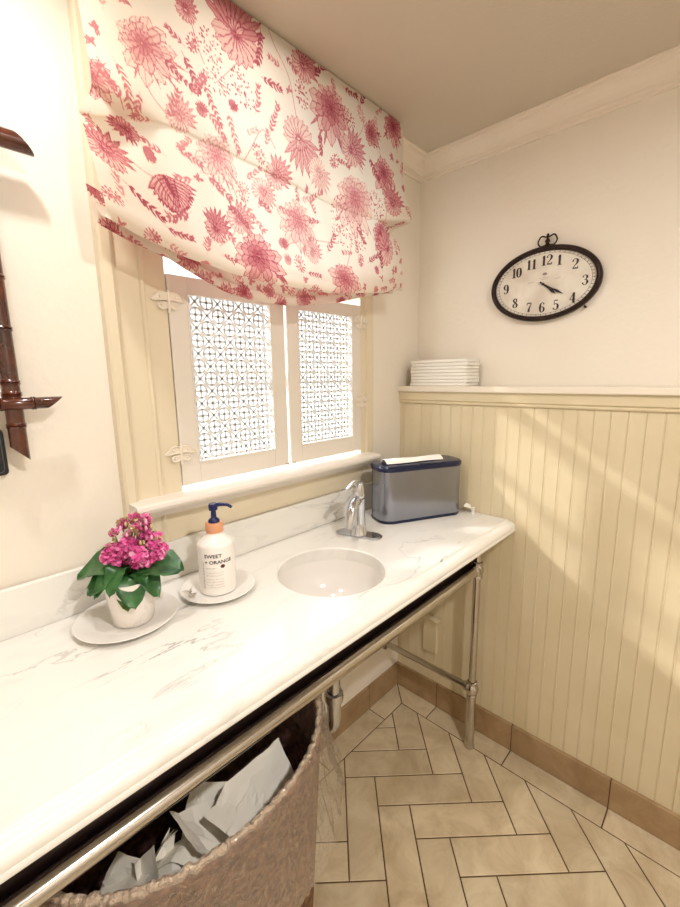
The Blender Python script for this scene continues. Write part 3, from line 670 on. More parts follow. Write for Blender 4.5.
tube(bm, pt, [(.012-.0035*i/(len(pt)-1), .0055-.003*i/(len(pt)-1)) for i in range(len(pt))], 20); obj('lever_handle', bm, M_chrome2, root, smooth=True, angle=50)
tag(root, 'chrome single-lever faucet at the right end of the sink', 'faucet')
# ------------------------------------------------------------------ towel dispenser
root = empty('towel_dispenser', (-.1615,-.186,ZC), -.4504)
DW, DD = .158, .0615
def rrect(w, d, r, n=8):
    out = []
    for cx, cy, a0 in ((w-r, d-r, 0), (-w+r, d-r, 90), (-w+r, -d+r, 180), (w-r, -d+r, 270)):
        for k in range(n+1): a = math.radians(a0+90*k/n); out.append((cx+r*math.cos(a), cy+r*math.sin(a)))
    return out
def loft(bm, secs, cap=True):
    R_ = [[bm.verts.new((x, y, z)) for x, y in rrect(w, d, r)] for w, d, r, z in secs]
    for A_, B_ in zip(R_, R_[1:]):
        for i in range(len(A_)): bm.faces.new([A_[i], A_[(i+1)%len(A_)], B_[(i+1)%len(B_)], B_[i]])
    if cap: bm.faces.new(R_[0]); bm.faces.new(R_[-1])
bm = bmesh.new(); loft(bm, [(DW-.0015,DD-.0015,.042,.0),(DW,DD,.043,.004),(DW,DD,.043,.009),(DW-.002,DD-.002,.042,.011),(DW-.002,DD-.002,.042,.175)]); obj('body', bm, M_navy, root, smooth=True, angle=40)
bm = bmesh.new(); loft(bm, [(DW,DD,.043,.174),(DW+.002,DD+.002,.044,.178),(DW+.0025,DD+.0025,.044,.187),(DW-.002,DD-.002,.040,.193),(DW-.010,DD-.010,.034,.1945)]); lid = obj('lid', bm, M_navy, root, smooth=True, angle=40)
# stainless wrap round the front and both rounded ends
bm = bmesh.new(); 
path = [p for p in rrect(DW, DD, .043, 12)]
path = path[20:52]   # from left end round the front to the right end
path = [(-DW, .012)]+[p for p in path if p[1] < .012]+[(DW, .012)]
path.sort(key=lambda p: math.atan2(p[1]-.02, p[0]))
A0 = [bm.verts.new((x, y, .0105)) for x, y in path]; A1 = [bm.verts.new((x, y, .1745)) for x, y in path]
for i in range(len(path)-1): bm.faces.new([A0[i], A0[i+1], A1[i+1], A1[i]])
obj('steel_wrap', bm, M_steel, root, smooth=True)
bm = bmesh.new(); box(bm, -.018, .018, -.060, -.050, .1925, .1965, .001); obj('lid_latch', bm, M_black, lid)
tag(root, 'brushed steel and navy paper towel dispenser in the counter corner', 'towel dispenser')
# towel emerging from the lid
d_rz = root.rotation_euler.z
bm = bmesh.new(); nx_, ny_ = 16, 6; g = []
for i in range(nx_+1):
    r = []
    for j in range(ny_+1):
        x = -.130+.215*i/nx_; y = -.034+.05*j/ny_; z = .1965+.0135*math.sin(PI*min(1, (j+.3)/ny_))+.003*math.sin(i*.5)*(j/ny_)
        r.append(bm.verts.new((x, y-.004*math.sin(i*.4), z)))
    g.append(r)
for i in range(nx_):
    for j in range(ny_): bm.faces.new([g[i][j], g[i+1][j], g[i+1][j+1], g[i][j+1]])
geom = bmesh.ops.extrude_face_region(bm, geom=bm.faces[:]); 
for v in [e for e in geom['geom'] if isinstance(e, bmesh.types.BMVert)]: v.co.z -= .0012
o = obj('paper_towel', bm, M_paper, smooth=True, angle=40); o.location = root.location; o.rotation_euler.z = d_rz
tag(o, 'white paper towel sticking out of the top of the steel dispenser', 'paper towel')
# ------------------------------------------------------------------ crumpled paper by the wall
def crumple(name, size, loc, rot, seedv, m, folds=7, amp=.4, sub=14, aspect=1.2, th=.0006):
    r = random.Random(seedv); bm = bmesh.new()
    bmesh.ops.create_grid(bm, x_segments=sub, y_segments=sub, size=.5)
    for v in bm.verts: v.co.x *= size*aspect; v.co.y *= size
    for k in range(folds):
        a = r.uniform(0, PI); n = Vector((math.cos(a), math.sin(a), 0)); c = Vector((r.uniform(-.3,.3)*size, r.uniform(-.3,.3)*size, 0)); ang = r.uniform(-1, 1)*amp*2.4
        axis = n.cross(Vector((0,0,1)))
        Rm = Matrix.Rotation(ang, 4, axis)
        for v in bm.verts:
            if (v.co-c).dot(n) > 0: 
                d = (v.co-c); p = axis*d.dot(axis)
                v.co = c+p+(Rm @ (d-p))
    for v in bm.verts: v.co += Vector(noise.noise_vector(v.co*30+Vector((seedv,0,0))))*size*.02
    cen = sum((v.co for v in bm.verts), Vector())/len(bm.verts)
    for v in bm.verts: v.co -= cen
    g = bmesh.ops.extrude_face_region(bm, geom=bm.faces[:])
    for v in [e for e in g['geom'] if isinstance(e, bmesh.types.BMVert)]: v.co += Vector((0,0,-th))
    o = obj(name, bm, m); o.location = loc; o.rotation_euler = rot
    return o
o = crumple('crumpled_tissue', .038, (-.022,-.322,.877), (.2,.9,.5), 9, M_paper, 5, .5, 12, 1.1, .003)
tag(o, 'small crumpled white tissue on the counter right of the steel dispenser', 'tissue')
# ------------------------------------------------------------------ saucers, bottle, plant
def saucer(name, loc, r, label, m=M_ceramic):
    bm = bmesh.new()
    lathe(bm, [(0,.0045),(r*.55,.0045),(r*.62,.006),(r*.80,.0095),(r*.95,.0135),(r*.99,.0145),(r,.0135),(r*.985,.012),(r*.80,.0055),(r*.6,.0012),(r*.5,0),(0,0)], (0,0,0), 72)
    o = obj(name, bm, m, smooth=True, angle=50); o.location = loc
    tag(o, label, 'saucer', 'white saucers on the counter'); return o
PX, PY = -1.104, -.124
saucer('saucer', (PX, PY, ZC+.0005), .096, 'white saucer under the potted pink plant', M_ceramic)
BXc, BYc = -.914, -.150
saucer('saucer', (BXc, BYc, ZC+.0005), .083, 'white saucer under the pump bottle')
o = crumple('clear_wrapper', .03, (-.982,-.150,ZC+.022), (.2,.5,.2), 12, M_film, 8, .8, 8); tag(o, 'crumpled clear wrapper on the left rim of the bottle saucer', 'wrapper')
# bottle
BZ = ZC+.0055; root = empty('pump_bottle', (BXc, BYc, BZ), 0)
bm = bmesh.new(); lathe(bm, [(0,0),(.036,0),(.0395,.002),(.0405,.006),(.0405,.110),(.0398,.1135),(.0375,.1165),(.022,.131),(.0185,.134),(.0165,.140),(.0165,.146),(0,.146)], (0,0,0), 56); bod = obj('body', bm, M_bottle, root, smooth=True, angle=40)
bm = bmesh.new(); lathe(bm, [(0,.138),(.0188,.138),(.0192,.140),(.0192,.158),(.0182,.160),(0,.160)], (0,0,0), 40); obj('collar', bm, M_copper, root, smooth=True, angle=40)
bm = bmesh.new(); lathe(bm, [(0,.159),(.0125,.160),(.0125,.164),(.0095,.168),(.0062,.170),(.0055,.186),(.0095,.188),(.0102,.199),(.0085,.2025),(0,.203)], (0,0,0), 28)
na = math.radians(-48)
pt = catmull([(0,0,.197),(math.cos(na)*.015,math.sin(na)*.015,.200),(math.cos(na)*.032,math.sin(na)*.032,.199),(math.cos(na)*.042,math.sin(na)*.042,.193)], 5); tube(bm, pt, [(.0052-.0018*i/15, .0048-.0018*i/15) for i in range(len(pt))], 14)
obj('pump', bm, M_pump, root, smooth=True, angle=40)
va = math.atan2(-.9777-BYc, -1.3692-BXc)     # the label faces out over the counter
def textmesh(s, size, bold=0):
    cu = bpy.data.curves.new('t', 'FONT'); cu.body = s; cu.size = size; cu.offset = bold; cu.resolution_u = 4
    o = bpy.data.objects.new('t', cu); C.objects.link(o); dg = bpy.context.evaluated_depsgraph_get(); me = bpy.data.meshes.new_from_object(o.evaluated_get(dg))
    P = [tuple(v.co) for v in me.vertices]; Fc = [tuple(p.vertices) for p in me.polygons]
    bpy.data.objects.remove(o); bpy.data.curves.remove(cu); bpy.data.meshes.remove(me); return P, Fc
def wrap(bm, P, Fc, u0, z0, R_=.0409, sx=1):
    vs = []
    for x, y, _ in P:
        a = va+(u0+x*sx)/R_; vs.append(bm.verts.new((R_*math.cos(a), R_*math.sin(a), z0+y)))
    for f in Fc:
        try: bm.faces.new([vs[i] for i in f])
        except ValueError: pass
bm = bmesh.new()
wrap(bm, *textmesh('SWEET', .0112, .00025), -.0275, .0905, sx=1.12); wrap(bm, *textmesh('+ ORANGE', .0112, .00025), -.0275, .0765, sx=1.1)
obj('label_title', bm, M_ink, bod)['label'] = 'dark printed title lettering'
bm = bmesh.new(); n = 24
dotP = [(0,0,0)]+[(.0042*math.cos(2*PI*k/n)*1.2, .0042*math.sin(2*PI*k/n), 0) for k in range(n)]; wrap(bm, dotP, [(0,k+1,(k+1)%n+1) for k in range(n)], .012, .0695)
obj('label_emblem', bm, mat('emblem_brown', srgb(88,44,40), .5), bod)
bm = bmesh.new(); sr = random.Random(4)
def scrib(u0, u1, z, amp, bmx, w=.00035, f=1.6):
    k = int((u1-u0)/.0006); prev = None
    for i in range(k+1):
        u = u0+(u1-u0)*i/k; zz = z+amp*math.sin(i*f+sr.uniform(-.5,.5)); a = va+u/.0409
        cur = [bmx.verts.new((.0409*math.cos(a), .0409*math.sin(a), zz+s*w)) for s in (-1, 1)]
        if prev and sr.random() > .1: bmx.faces.new([prev[0], cur[0], cur[1], prev[1]])
        prev = cur
scrib(-.026, -.002, .0665, .0006, bm); 
for z in (.056, .0495, .041, .0345, .028, .0225): scrib(-.026, .014, z, .0016, bm)
for z in np.arange(.02, .082, .0035): scrib(-.0330, -.0302, float(z), .0003, bm, .0008)
obj('label_script', bm, M_ink2, bod)['label'] = 'fine grey script lines'
tag(root, 'white pump bottle with copper collar, navy pump and printed lettering', 'soap bottle')
# plant
PZ = ZC+.0055; root = empty('potted_kalanchoe', (PX+.008, PY-.012, PZ))
bm = bmesh.new(); lathe(bm, [(0,0),(.034,0),(.0375,.003),(.041,.03),(.0455,.064),(.049,.090),(.0485,.0925),(.046,.092),(.0445,.084),(0,.084)], (0,0,0), 56); pot = obj('pot', bm, M_potm, root, smooth=True, angle=50)
bm = bmesh.new(); lathe(bm, [(0,.0855),(.02,.087),(.044,.0845)], (0,0,0), 24); obj('soil', bm, M_soil, pot)
def leaf(ang, Ln, wd, droop, z0=.092, r0=.008, m=M_leaf, curl=.25, lift=.015, roll=0):
    bm = bmesh.new(); ns, nw = 14, 8; g = []
    for i in range(ns+1):
        s = i/ns; hw = wd*max(0.0, math.sin(PI*min(1, .05+.95*s**1.15)))**.62*(1+.05*math.cos(s*34))+ (.003 if s < .3 else 0)
        if i == ns: hw = .001
        row = []
        for j in range(nw+1):
            t = -1+2*j/nw; r = r0+Ln*s*(1-.15*droop*s*s); z = z0+lift*math.sin(PI*min(1, s*1.1))-droop*Ln*s*s + curl*hw*(t*t) - .004*(1-abs(t))**2 + roll*hw*t
            x, y = r, hw*t
            row.append(bm.verts.new((x*math.cos(ang)-y*math.sin(ang), x*math.sin(ang)+y*math.cos(ang), z)))
        g.append(row)
    for i in range(ns):
        for j in range(nw): bm.faces.new([g[i][j], g[i+1][j], g[i+1][j+1], g[i][j+1]])
    e = bmesh.ops.extrude_face_region(bm, geom=bm.faces[:])
    for v in [q for q in e['geom'] if isinstance(q, bmesh.types.BMVert)]: v.co.z -= .0012
    obj('leaf', bm, m, root, smooth=True, angle=60)
rightd = math.atan2(-.72462, .689)    # direction that reads as "to the right" in the view
for d_, L_, w_, dr, m_, z_, li in ((186,.092,.034,.02,M_leaf,.103,.02),(172,.094,.026,.30,M_leaf2,.094,.006),(214,.072,.032,.25,M_leaf,.096,.01),(-58,.062,.031,.72,M_leaf,.098,.016),(-72,.052,.022,.75,M_leaf2,.086,.006),(4,.100,.034,.02,M_leaf,.106,.012),(20,.084,.030,.10,M_leaf,.104,.01),
                             (-100,.058,.020,.45,M_leaf,.108,.02),(-128,.066,.02,.35,M_leaf,.100,.018),(60,.06,.026,.3,M_leaf,.10,.02),(120,.064,.026,.3,M_leaf,.10,.02),(-20,.07,.024,.5,M_leaf,.098,.02),(145,.07,.02,.2,M_leaf,.112,.02)):
    leaf(rightd+math.radians(d_), L_, w_, dr, z_, .006, m_, .18, li, .42*math.cos(math.radians(d_)))
def unit(px, py):   # view-plane offset (m) around the crown centre -> local position
    return Vector((math.cos(rightd)*px, math.sin(rightd)*px, py))
fr = random.Random(11)
heads = [(-.044,.138,.017),(-.030,.130,.015),(-.012,.126,.018),(.008,.128,.017),(.026,.130,.016),(.044,.140,.015),(.050,.150,.014),(-.034,.146,.016),(-.018,.144,.018),(0.0,.146,.019),(.018,.148,.018),(.034,.158,.015),(-.008,.162,.017),(.010,.164,.016),(.024,.166,.016),(-.020,.160,.014),
         (-.002,.180,.013),(.012,.184,.013),(-.026,.194,.013),(.018,.204,.013),(.006,.212,.013),(-.030,.186,.010),(.040,.168,.012),(.010,.196,.012),(-.044,.152,.011),(-.010,.176,.011)]
zf = .135/.212*1.0
bm = bmesh.new()
cents = []
for i, (px, pz, r) in enumerate(heads):
    dep = fr.uniform(-.018, .022)-(.018 if pz < .15 else 0)
    c = unit(px*1.06+.020, pz+.004)+Vector((math.cos(rightd+PI/2), math.sin(rightd+PI/2), 0))*dep
    cents.append((c, r*.86, i))
    tube(bm, catmull([(c.x*.2, c.y*.2, .09), (c.x*.5, c.y*.5, .09+(c.z-.09)*.55), tuple(c)], 4), .0013, 6)
obj('flower_stems', bm, M_stem, root, smooth=True)
for c, r, i in cents:
    bm = bmesh.new(); bmesh.ops.create_icosphere(bm, subdivisions=1, radius=r*.45, matrix=Matrix.Translation(c))
    for f in bm.faces: f.material_index = 1 if i < 22 else 2
    npet = 40
    for k in range(npet):     # rosette of overlapping little petals over a ball
        zz = 1-2*(k+.5)/npet; ph = k*2.39996; d = Vector((math.sqrt(1-zz*zz)*math.cos(ph), math.sqrt(1-zz*zz)*math.sin(ph), zz))
        t1 = d.orthogonal().normalized(); t1.rotate(Matrix.Rotation(fr.uniform(0, 6.28), 3, d)); t2 = d.cross(t1)
        tip = (d+t1*.55).normalized(); base = c+d*r*.35; w = r*.44
        P = [base-t2*w*.35, base+t2*w*.35, base+(tip*r*.45)+t2*w*.9, c+tip*r*1.05+t2*w*.5+d*.001, c+tip*r*1.12, c+tip*r*1.05-t2*w*.5+d*.001, base+(tip*r*.45)-t2*w*.9]
        f = bm.faces.new([bm.verts.new(p) for p in P]); f.material_index = fr.choice((0, 0, 1, 1, 2))
        if i >= 16 and k % 3 == 0: f.material_index = 3
    obj('flower_head', bm, M_pet+[M_budg], root)
for k in range(26):
    px, pz = fr.uniform(-.052, .054), fr.uniform(.135, .212)
    if pz > .175: px *= .6
    c = unit(px+.020, pz+.004)+Vector((math.cos(rightd+PI/2), math.sin(rightd+PI/2), 0))*fr.uniform(-.02, .01)
    bm = bmesh.new(); lathe(bm, [(0,-.005),(.0026,-.003),(.003,0),(.0016,.005),(0,.006)], tuple(c), 8); obj('flower_bud', bm, M_budg if k % 3 else M_pet[2], root, smooth=True)
tag(root, 'kalanchoe with pink double flowers and dark green leaves in a white pot', 'potted plant')
# ------------------------------------------------------------------ towel stack on the ledge
words = ['topmost', 'second from the top', 'third from the top', 'fourth from the top', 'fourth from the bottom', 'third from the bottom', 'second from the bottom', 'bottommost']
hT = .0118
for k in range(8):
    i = 7-k; z = 1.3018+k*hT; bm = bmesh.new(); jit = rnd.uniform(-.003, .003)
    y0, y1 = -.276+jit, -.045+jit
    box(bm, .002+rnd.uniform(-.0015,.0015), .098, y0, y1, z, z+hT-.0006, .0035, seg=3)
    box(bm, .003, .09, y0+.001, y1-.001, z+hT*.42, z+hT*.5, .0)
    o = obj('folded_paper_towel', bm, M_paper, smooth=True, angle=40)
    tag(o, 'white folded paper towel bundle on the ledge, %s of the stack' % words[i], 'paper towel', 'paper towels stacked on the ledge')
# ------------------------------------------------------------------ clock
CY, CZ, RA, RB = -.4725, 1.6205, .158, .1045; CX = .085
root = empty('wall_clock', (XR, CY, CZ))
def ell(rx, rz, a): return (-rx*math.cos(a), rz*math.sin(a))     # seen from the room, local y to the left is +
bm = bmesh.new(); n = 96
rprof = [(0,.0),(.007,-.002),(.0085,-.012),(.0085,-.020),(.005,-.026),(0,-.028),(-.005,-.026),(-.0065,-.021),(-.007,-.014)]   # (outward, x)
rings = [[bm.verts.new((x, (RA+o)*math.cos(2*PI*k/n), (RB+o)*math.sin(2*PI*k/n))) for k in range(n)] for o, x in rprof]
for A_, B_ in zip(rings, rings[1:]):
    for k in range(n): bm.faces.new([A_[k], A_[(k+1)%n], B_[(k+1)%n], B_[k]])
obj('clock_rim', bm, M_clockring, root, smooth=True, angle=60)
bm = bmesh.new(); c0 = bm.verts.new((-.015, 0, 0)); rg = [bm.verts.new((-.015, (RA-.004)*math.cos(2*PI*k/n), (RB-.004)*math.sin(2*PI*k/n))) for k in range(n)]
for k in range(n): bm.faces.new([c0, rg[k], rg[(k+1)%n]])
bk = [bm.verts.new((-.001, (RA+.001)*math.cos(2*PI*k/n), (RB+.001)*math.sin(2*PI*k/n))) for k in range(n)]
for k in range(n): bm.faces.new([rg[k], rg[(k+1)%n], bk[(k+1)%n], bk[k]])
bm.faces.new(bk); cf = obj('clock_face', bm, M_face, root)
M_num = mat('clock_numerals', srgb(62,48,46), .6)
bm = bmesh.new()     # minute ticks
for k in range(60):
    a = 2*PI*k/60; r0, r1 = (.915, .955)
    p0 = Vector(((RA-.004)*r0*math.cos(a), (RB-.004)*(r0-.012)*math.sin(a))); p1 = Vector(((RA-.004)*r1*math.cos(a), (RB-.004)*r1*math.sin(a))); d = (p1-p0).normalized(); nn_ = Vector((-d.y, d.x))*.0007
    bm.faces.new([bm.verts.new((-.0156, q.x, q.y)) for q in (p0+nn_, p1+nn_, p1-nn_, p0-nn_)])
for rr in (.905, .965):
    for k in range(n):
        a, b_ = 2*PI*k/n, 2*PI*(k+1)/n
        bm.faces.new([bm.verts.new((-.0156, (RA-.004)*q*math.cos(t), (RB-.004)*q*math.sin(t))) for t, q in ((a, rr), (b_, rr), (b_, rr+.006), (a, rr+.006))])
obj('minute_track', bm, M_num, cf)
# numerals with thick and thin strokes: x right, y up, box .6 x 1
G = {'1': [[(.12,.78,.03),(.24,.86,.05),(.30,.98,.06)],[(.30,.98,.17),(.30,.04,.17)],[(.1,.02,.05),(.5,.02,.05)]],
 '2': [[(.08,.72,.16),(.10,.88,.07),(.28,.98,.06),(.46,.88,.13),(.50,.72,.17),(.42,.52,.12),(.22,.30,.06),(.08,.06,.06)],[(.08,.07,.12),(.3,.08,.12),(.50,.05,.10),(.54,.24,.04)]],
 '3': [[(.08,.76,.15),(.12,.92,.06),(.28,.98,.06),(.44,.88,.13),(.46,.74,.16),(.38,.58,.06),(.24,.53,.05)],[(.24,.53,.05),(.42,.48,.08),(.50,.28,.17),(.42,.08,.10),(.26,.02,.06),(.10,.08,.07),(.08,.24,.15)]],
 '4': [[(.40,.98,.05),(.04,.30,.05)],[(.02,.28,.06),(.58,.28,.06)],[(.40,.98,.16),(.40,.02,.17)],[(.26,.02,.05),(.54,.02,.05)]],
 '5': [[(.14,.96,.10),(.48,.94,.10)],[(.14,.96,.05),(.12,.52,.05)],[(.12,.54,.05),(.28,.62,.07),(.44,.54,.12),(.49,.32,.17),(.42,.08,.10),(.26,.02,.06),(.10,.08,.07),(.08,.22,.15)]],
 '6': [[(.46,.80,.12),(.42,.94,.06),(.28,.98,.06),(.13,.82,.13),(.09,.48,.18),(.14,.14,.13),(.28,.02,.06),(.43,.12,.12),(.48,.32,.16),(.42,.50,.10),(.28,.57,.05),(.14,.44,.05)]],
 '7': [[(.06,.74,.05),(.08,.92,.07),(.24,.94,.12),(.50,.92,.08)],[(.50,.92,.05),(.36,.58,.10),(.26,.28,.16),(.25,.03,.19)]],
 '8': [[(.28,.98,.06),(.13,.88,.12),(.12,.72,.14),(.30,.54,.12),(.47,.34,.15),(.45,.12,.12),(.28,.02,.06),(.11,.12,.12),(.10,.32,.12),(.28,.52,.06),(.43,.70,.10),(.42,.90,.09),(.28,.98,.06)]],
 '9': [[(.10,.20,.12),(.14,.06,.06),(.28,.02,.06),(.43,.18,.13),(.47,.52,.18),(.42,.86,.13),(.28,.98,.06),(.13,.88,.12),(.08,.68,.16),(.14,.50,.10),(.28,.43,.05),(.42,.56,.05)]],
 '0': [[(.28,.98,.06),(.13,.84,.14),(.09,.50,.18),(.13,.16,.14),(.28,.02,.06),(.43,.16,.14),(.47,.50,.18),(.43,.84,.14),(.28,.98,.06)]]}
def glyph(bm, ch, x0, z0, h):
    for st in G[ch]:
        P = catmull([Vector(p) for p in st], 6 if len(st) > 2 else 1); prev = None
        for i, p in enumerate(P):
            t = (P[min(i+1, len(P)-1)]-P[max(i-1, 0)]); t.z = 0
            if t.length < 1e-6: continue
            t.normalize(); w = p.z/2*1.3; nrm = Vector((-t.y, t.x, 0))
            # pen is broad horizontally
            q = [(p.x+s*nrm.x*w, p.y+s*nrm.y*max(.03, w*.75)) for s in (-1, 1)]
            cur = [bm.verts.new((-.0158, -(x0+a*h), z0+b_*h)) for a, b_ in q]
            if prev: bm.faces.new([prev[0], cur[0], cur[1], prev[1]])
            prev = cur
def onclock(zx, zy):
    px, py = 480+zx/4.857, 220+zy/4.857
    d = FF+RR*((px-340)/FPX)-UU*((py-453.5)/FPX); t = (XR-.0155-CP.x)/d.x; q = CP+d*t
    return -(q.y-CY), q.z-CZ
nh = .030
for s, zx, zy in (('12',323,195),('1',386,193),('2',462,212),('3',510,290),('4',448,376),('5',367,412),('6',300,425),('7',238,425),('8',170,405),('9',127,338),('10',177,258),('11',250,217)):
    bm = bmesh.new(); x, z = onclock(zx, zy); h = nh*(1 if zx < 480 else .95); wd = .54*h*len(s)
    for i, ch in enumerate(s): glyph(bm, ch, x-wd/2+i*.54*h, z-h/2, h)
    obj('numeral', bm, M_num, cf)
bm = bmesh.new(); x, z = onclock(315, 262); n2 = 20     # small printed emblem and faint caption lines
bm.faces.new([bm.verts.new((-.0158, -(x+.007*math.cos(2*PI*k/n2)), z+.004*math.sin(2*PI*k/n2))) for k in range(n2)]); obj('emblem', bm, M_ink2, cf)
bm = bmesh.new()
for (dx0, dz, w_) in ((-.016,-.011,.032),(-.010,-.016,.020),(-.05,-.02,.018),(.03,-.018,.018)):
    for k in range(int(w_/.002)):
        a = x+dx0+k*.002; zz = z+dz+sr.uniform(-.0006,.0006); bm.faces.new([bm.verts.new((-.0158, -(a+e), zz+f)) for e, f in ((0,-.0006),(.0013,-.0006),(.0013,.0006),(0,.0006))])
obj('caption', bm, M_ink2, cf)
cx_, cz_ = onclock(308, 312); M_hand = mat('clock_hands', srgb(22,18,20), .4)
def hand(tx, tz, w, x, name):
    t = Vector((tx-cx_, tz-cz_)); L_ = t.length; d = t.normalized(); nn_ = Vector((-d.y, d.x)); bm = bmesh.new(); prof = [(-.012,w*.5),(0,w*.8),(L_*.45,w*.55),(L_*.72,w*1.3),(L_*.85,w*.8),(L_,.0003)]
    c = Vector((cx_, cz_)); up = [c+d*a+nn_*b_ for a, b_ in prof]; dn = [c+d*a-nn_*b_ for a, b_ in prof[::-1]]
    P = up+dn; f = [bm.verts.new((x, -p.x, p.y)) for p in P]; g = [bm.verts.new((x-.0012, -p.x, p.y)) for p in P]; bm.faces.new(f); bm.faces.new(g)
    for i in range(len(P)): bm.faces.new([f[i], f[(i+1)%len(P)], g[(i+1)%len(P)], g[i]])
    obj(name, bm, M_hand, root)
hand(*onclock(368, 357), .0034, -.0175, 'hour_hand'); hand(*onclock(405, 358), .0028, -.0195, 'minute_hand')
bm = bmesh.new(); lathe(bm, [(0,-.022),(.003,-.022),(.004,-.0205),(.004,-.016)], (0, -cx_, cz_), 16, 'x'); obj('hand_cap', bm, M_hand, root, smooth=True)
bm = bmesh.new(); bx_, bz_ = -.006, RB+.004     # pocket-watch bow
lathe(bm, [(.010,-.004),(.010,.004),(.007,.008),(.005,.012),(.0075,.016),(.0075,.020),(.004,.024),(.003,.028),(.0045,.031),(.003,.039),(0,.041)], (-.016, bx_, bz_), 20)
obj('crown_finial', bm, M_clockring, root, smooth=True)
bm = bmesh.new(); loop = catmull([(-.016, bx_+.004, bz_+.007),(-.016, bx_+.020, bz_+.005),(-.016, bx_+.028, bz_+.018),(-.016, bx_+.019, bz_+.034),(-.016, bx_, bz_+.029),(-.016, bx_-.019, bz_+.034),(-.016, bx_-.028, bz_+.018),(-.016, bx_-.020, bz_+.005),(-.016, bx_-.004, bz_+.007)], 6)
tube(bm, loop, .0023, 10); obj('bow_loop', bm, M_clockring, root, smooth=True)
q = onclock(510, 421); bm = bmesh.new(); lathe(bm, [(0,-.018),(.003,-.018),(.0042,-.014),(.002,-.010),(.002,0)], (0, -q[0], q[1]), 14, 'x'); tube(bm, [(-.008,-q[0],q[1]),(-.008,-q[0]*.93,q[1]*.86)], .0015, 8); obj('setting_knob', bm, M_clockring, root, smooth=True)
tag(root, 'oval dark-rimmed wall clock with pocket-watch crown on the right wall', 'clock')
# ------------------------------------------------------------------ bamboo mirror on the window wall
root = empty('bamboo_mirror', (0,0,0)); yb_ = -.036
def bamboo(a, b_, r, axis, c1, c2, nodes, name, cut=(0,1)):
    """rod from a to b_ along axis, ends cut on the slant"""
    bm = bmesh.new(); P = []; R_ = []
    stops = sorted(set([a, b_]+[n_+d for n_ in nodes for d in (-.005,-.0035,-.0015,0,.0015,.0035,.005)]))
    for s in stops:
        rr = r
        for n_ in nodes:
            dd = abs(s-n_)
            if dd < .002: rr = r*1.16 if dd > .0008 else r*1.02
            elif dd < .004: rr = r*1.08
        P.append((s, c1, c2) if axis == 'x' else (c1, c2, s)); R_.append(rr)
    tube(bm, P, R_, 20)
    return bm
def slant(bm, axis, end, length, sgn, dirv):
    for v in bm.verts:
        t = v.co.x if axis == 'x' else v.co.z
        if abs(t-end) < 1e-4:
            o_ = (v.co.z - dirv[0]) if axis == 'x' else (v.co.x - dirv[0])
            if axis == 'x': v.co.x += sgn*length*((o_/dirv[1])*.5-.5)
            else: v.co.z += sgn*length*((o_/dirv[1])*.5-.5)
ML = -1.72
bm = bamboo(1.225, 1.80, .0138, 'z', -1.224, yb_, (1.262, 1.318, 1.338, 1.43, 1.515, 1.60, 1.69, 1.76), 'r'); slant(bm, 'z', 1.225, .028, 1, (-1.224, -.0138)); obj('side_rod', bm, M_bamboo, root, smooth=True, angle=35)
bm = bamboo(1.225, 1.80, .0138, 'z', ML, yb_, (1.262, 1.338, 1.43, 1.515, 1.60, 1.69, 1.76), 'l'); obj('side_rod', bm, M_bamboo, root, smooth=True, angle=35)
bm = bamboo(ML-.07, -1.150, .0105, 'x', yb_-.012, 1.301, (ML, -1.60, -1.48, -1.36, -1.245, -1.196), 'b'); slant(bm, 'x', -1.150, .026, 1, (1.301, .0105)); obj('bottom_rod', bm, M_bamboo, root, smooth=True, angle=35)
bm = bamboo(ML-.07, -1.145, .0150, 'x', yb_-.012, 1.734, (ML, -1.60, -1.48, -1.36, -1.25), 't')
for v in bm.verts:
    if abs(v.co.x+1.145) < 1e-4: v.co.x -= (v.co.z-1.719)/.03*.030
obj('top_rod', bm, M_bamboo, root, smooth=True, angle=35)
bm = bmesh.new(); box(bm, ML+.005, -1.229, yb_+.004, yb_+.012, 1.305, 1.73); obj('mirror_pane', bm, M_mirror, root)
bm = bmesh.new(); box(bm, -1.36, -1.32, yb_+.01, -.0005, 1.66, 1.70); obj('hanger', bm, M_dark, root)
tag(root, 'brown bamboo mirror frame with crossed slanted corner ends on the cream wall', 'mirror')
# wall plate at the left picture edge
root = empty('wall_plate', (-1.282, 0, 1.213))
def plate(w, h, r, y0, y1):
    bm = bmesh.new(); P = rrect(w, h, r, 6); A_ = [bm.verts.new((x, y0, z)) for x, z in P]; B_ = [bm.verts.new((x*.97, y1, z*.97)) for x, z in P]
    for i in range(len(P)): bm.faces.new([A_[i], A_[(i+1)%len(P)], B_[(i+1)%len(P)], B_[i]])
    bm.faces.new(A_); bm.faces.new(B_); return bm
obj('back_plate', plate(.042, .043, .008, -.0005, -.012), M_black, root, smooth=True, angle=40)
obj('bevel_line', plate(.036, .0375, .007, -.0118, -.0135), M_grey, root, smooth=True, angle=40)
obj('rocker', plate(.0345, .036, .006, -.0130, -.0152), M_black, root, smooth=True, angle=40)
tag(root, 'black wall plate with rounded corner and silver line below the bamboo mirror', 'wall plate')
# small raised cover on the wainscot below the counter
root = empty('outlet_cover', (0, -.165, .31))
bm = bmesh.new(); box(bm, -.012, .002, -.032, .032, -.075, .075, .003); obj('cover', bm, M_bead, root)
bm = bmesh.new(); box(bm, -.03, -.002, -.03, .03, .078, .085, .001, Matrix.Rotation(.2, 4, 'X')); obj('cap', bm, M_bead, root)
tag(root, 'cream painted box cover on the beadboard under the counter', 'outlet cover')
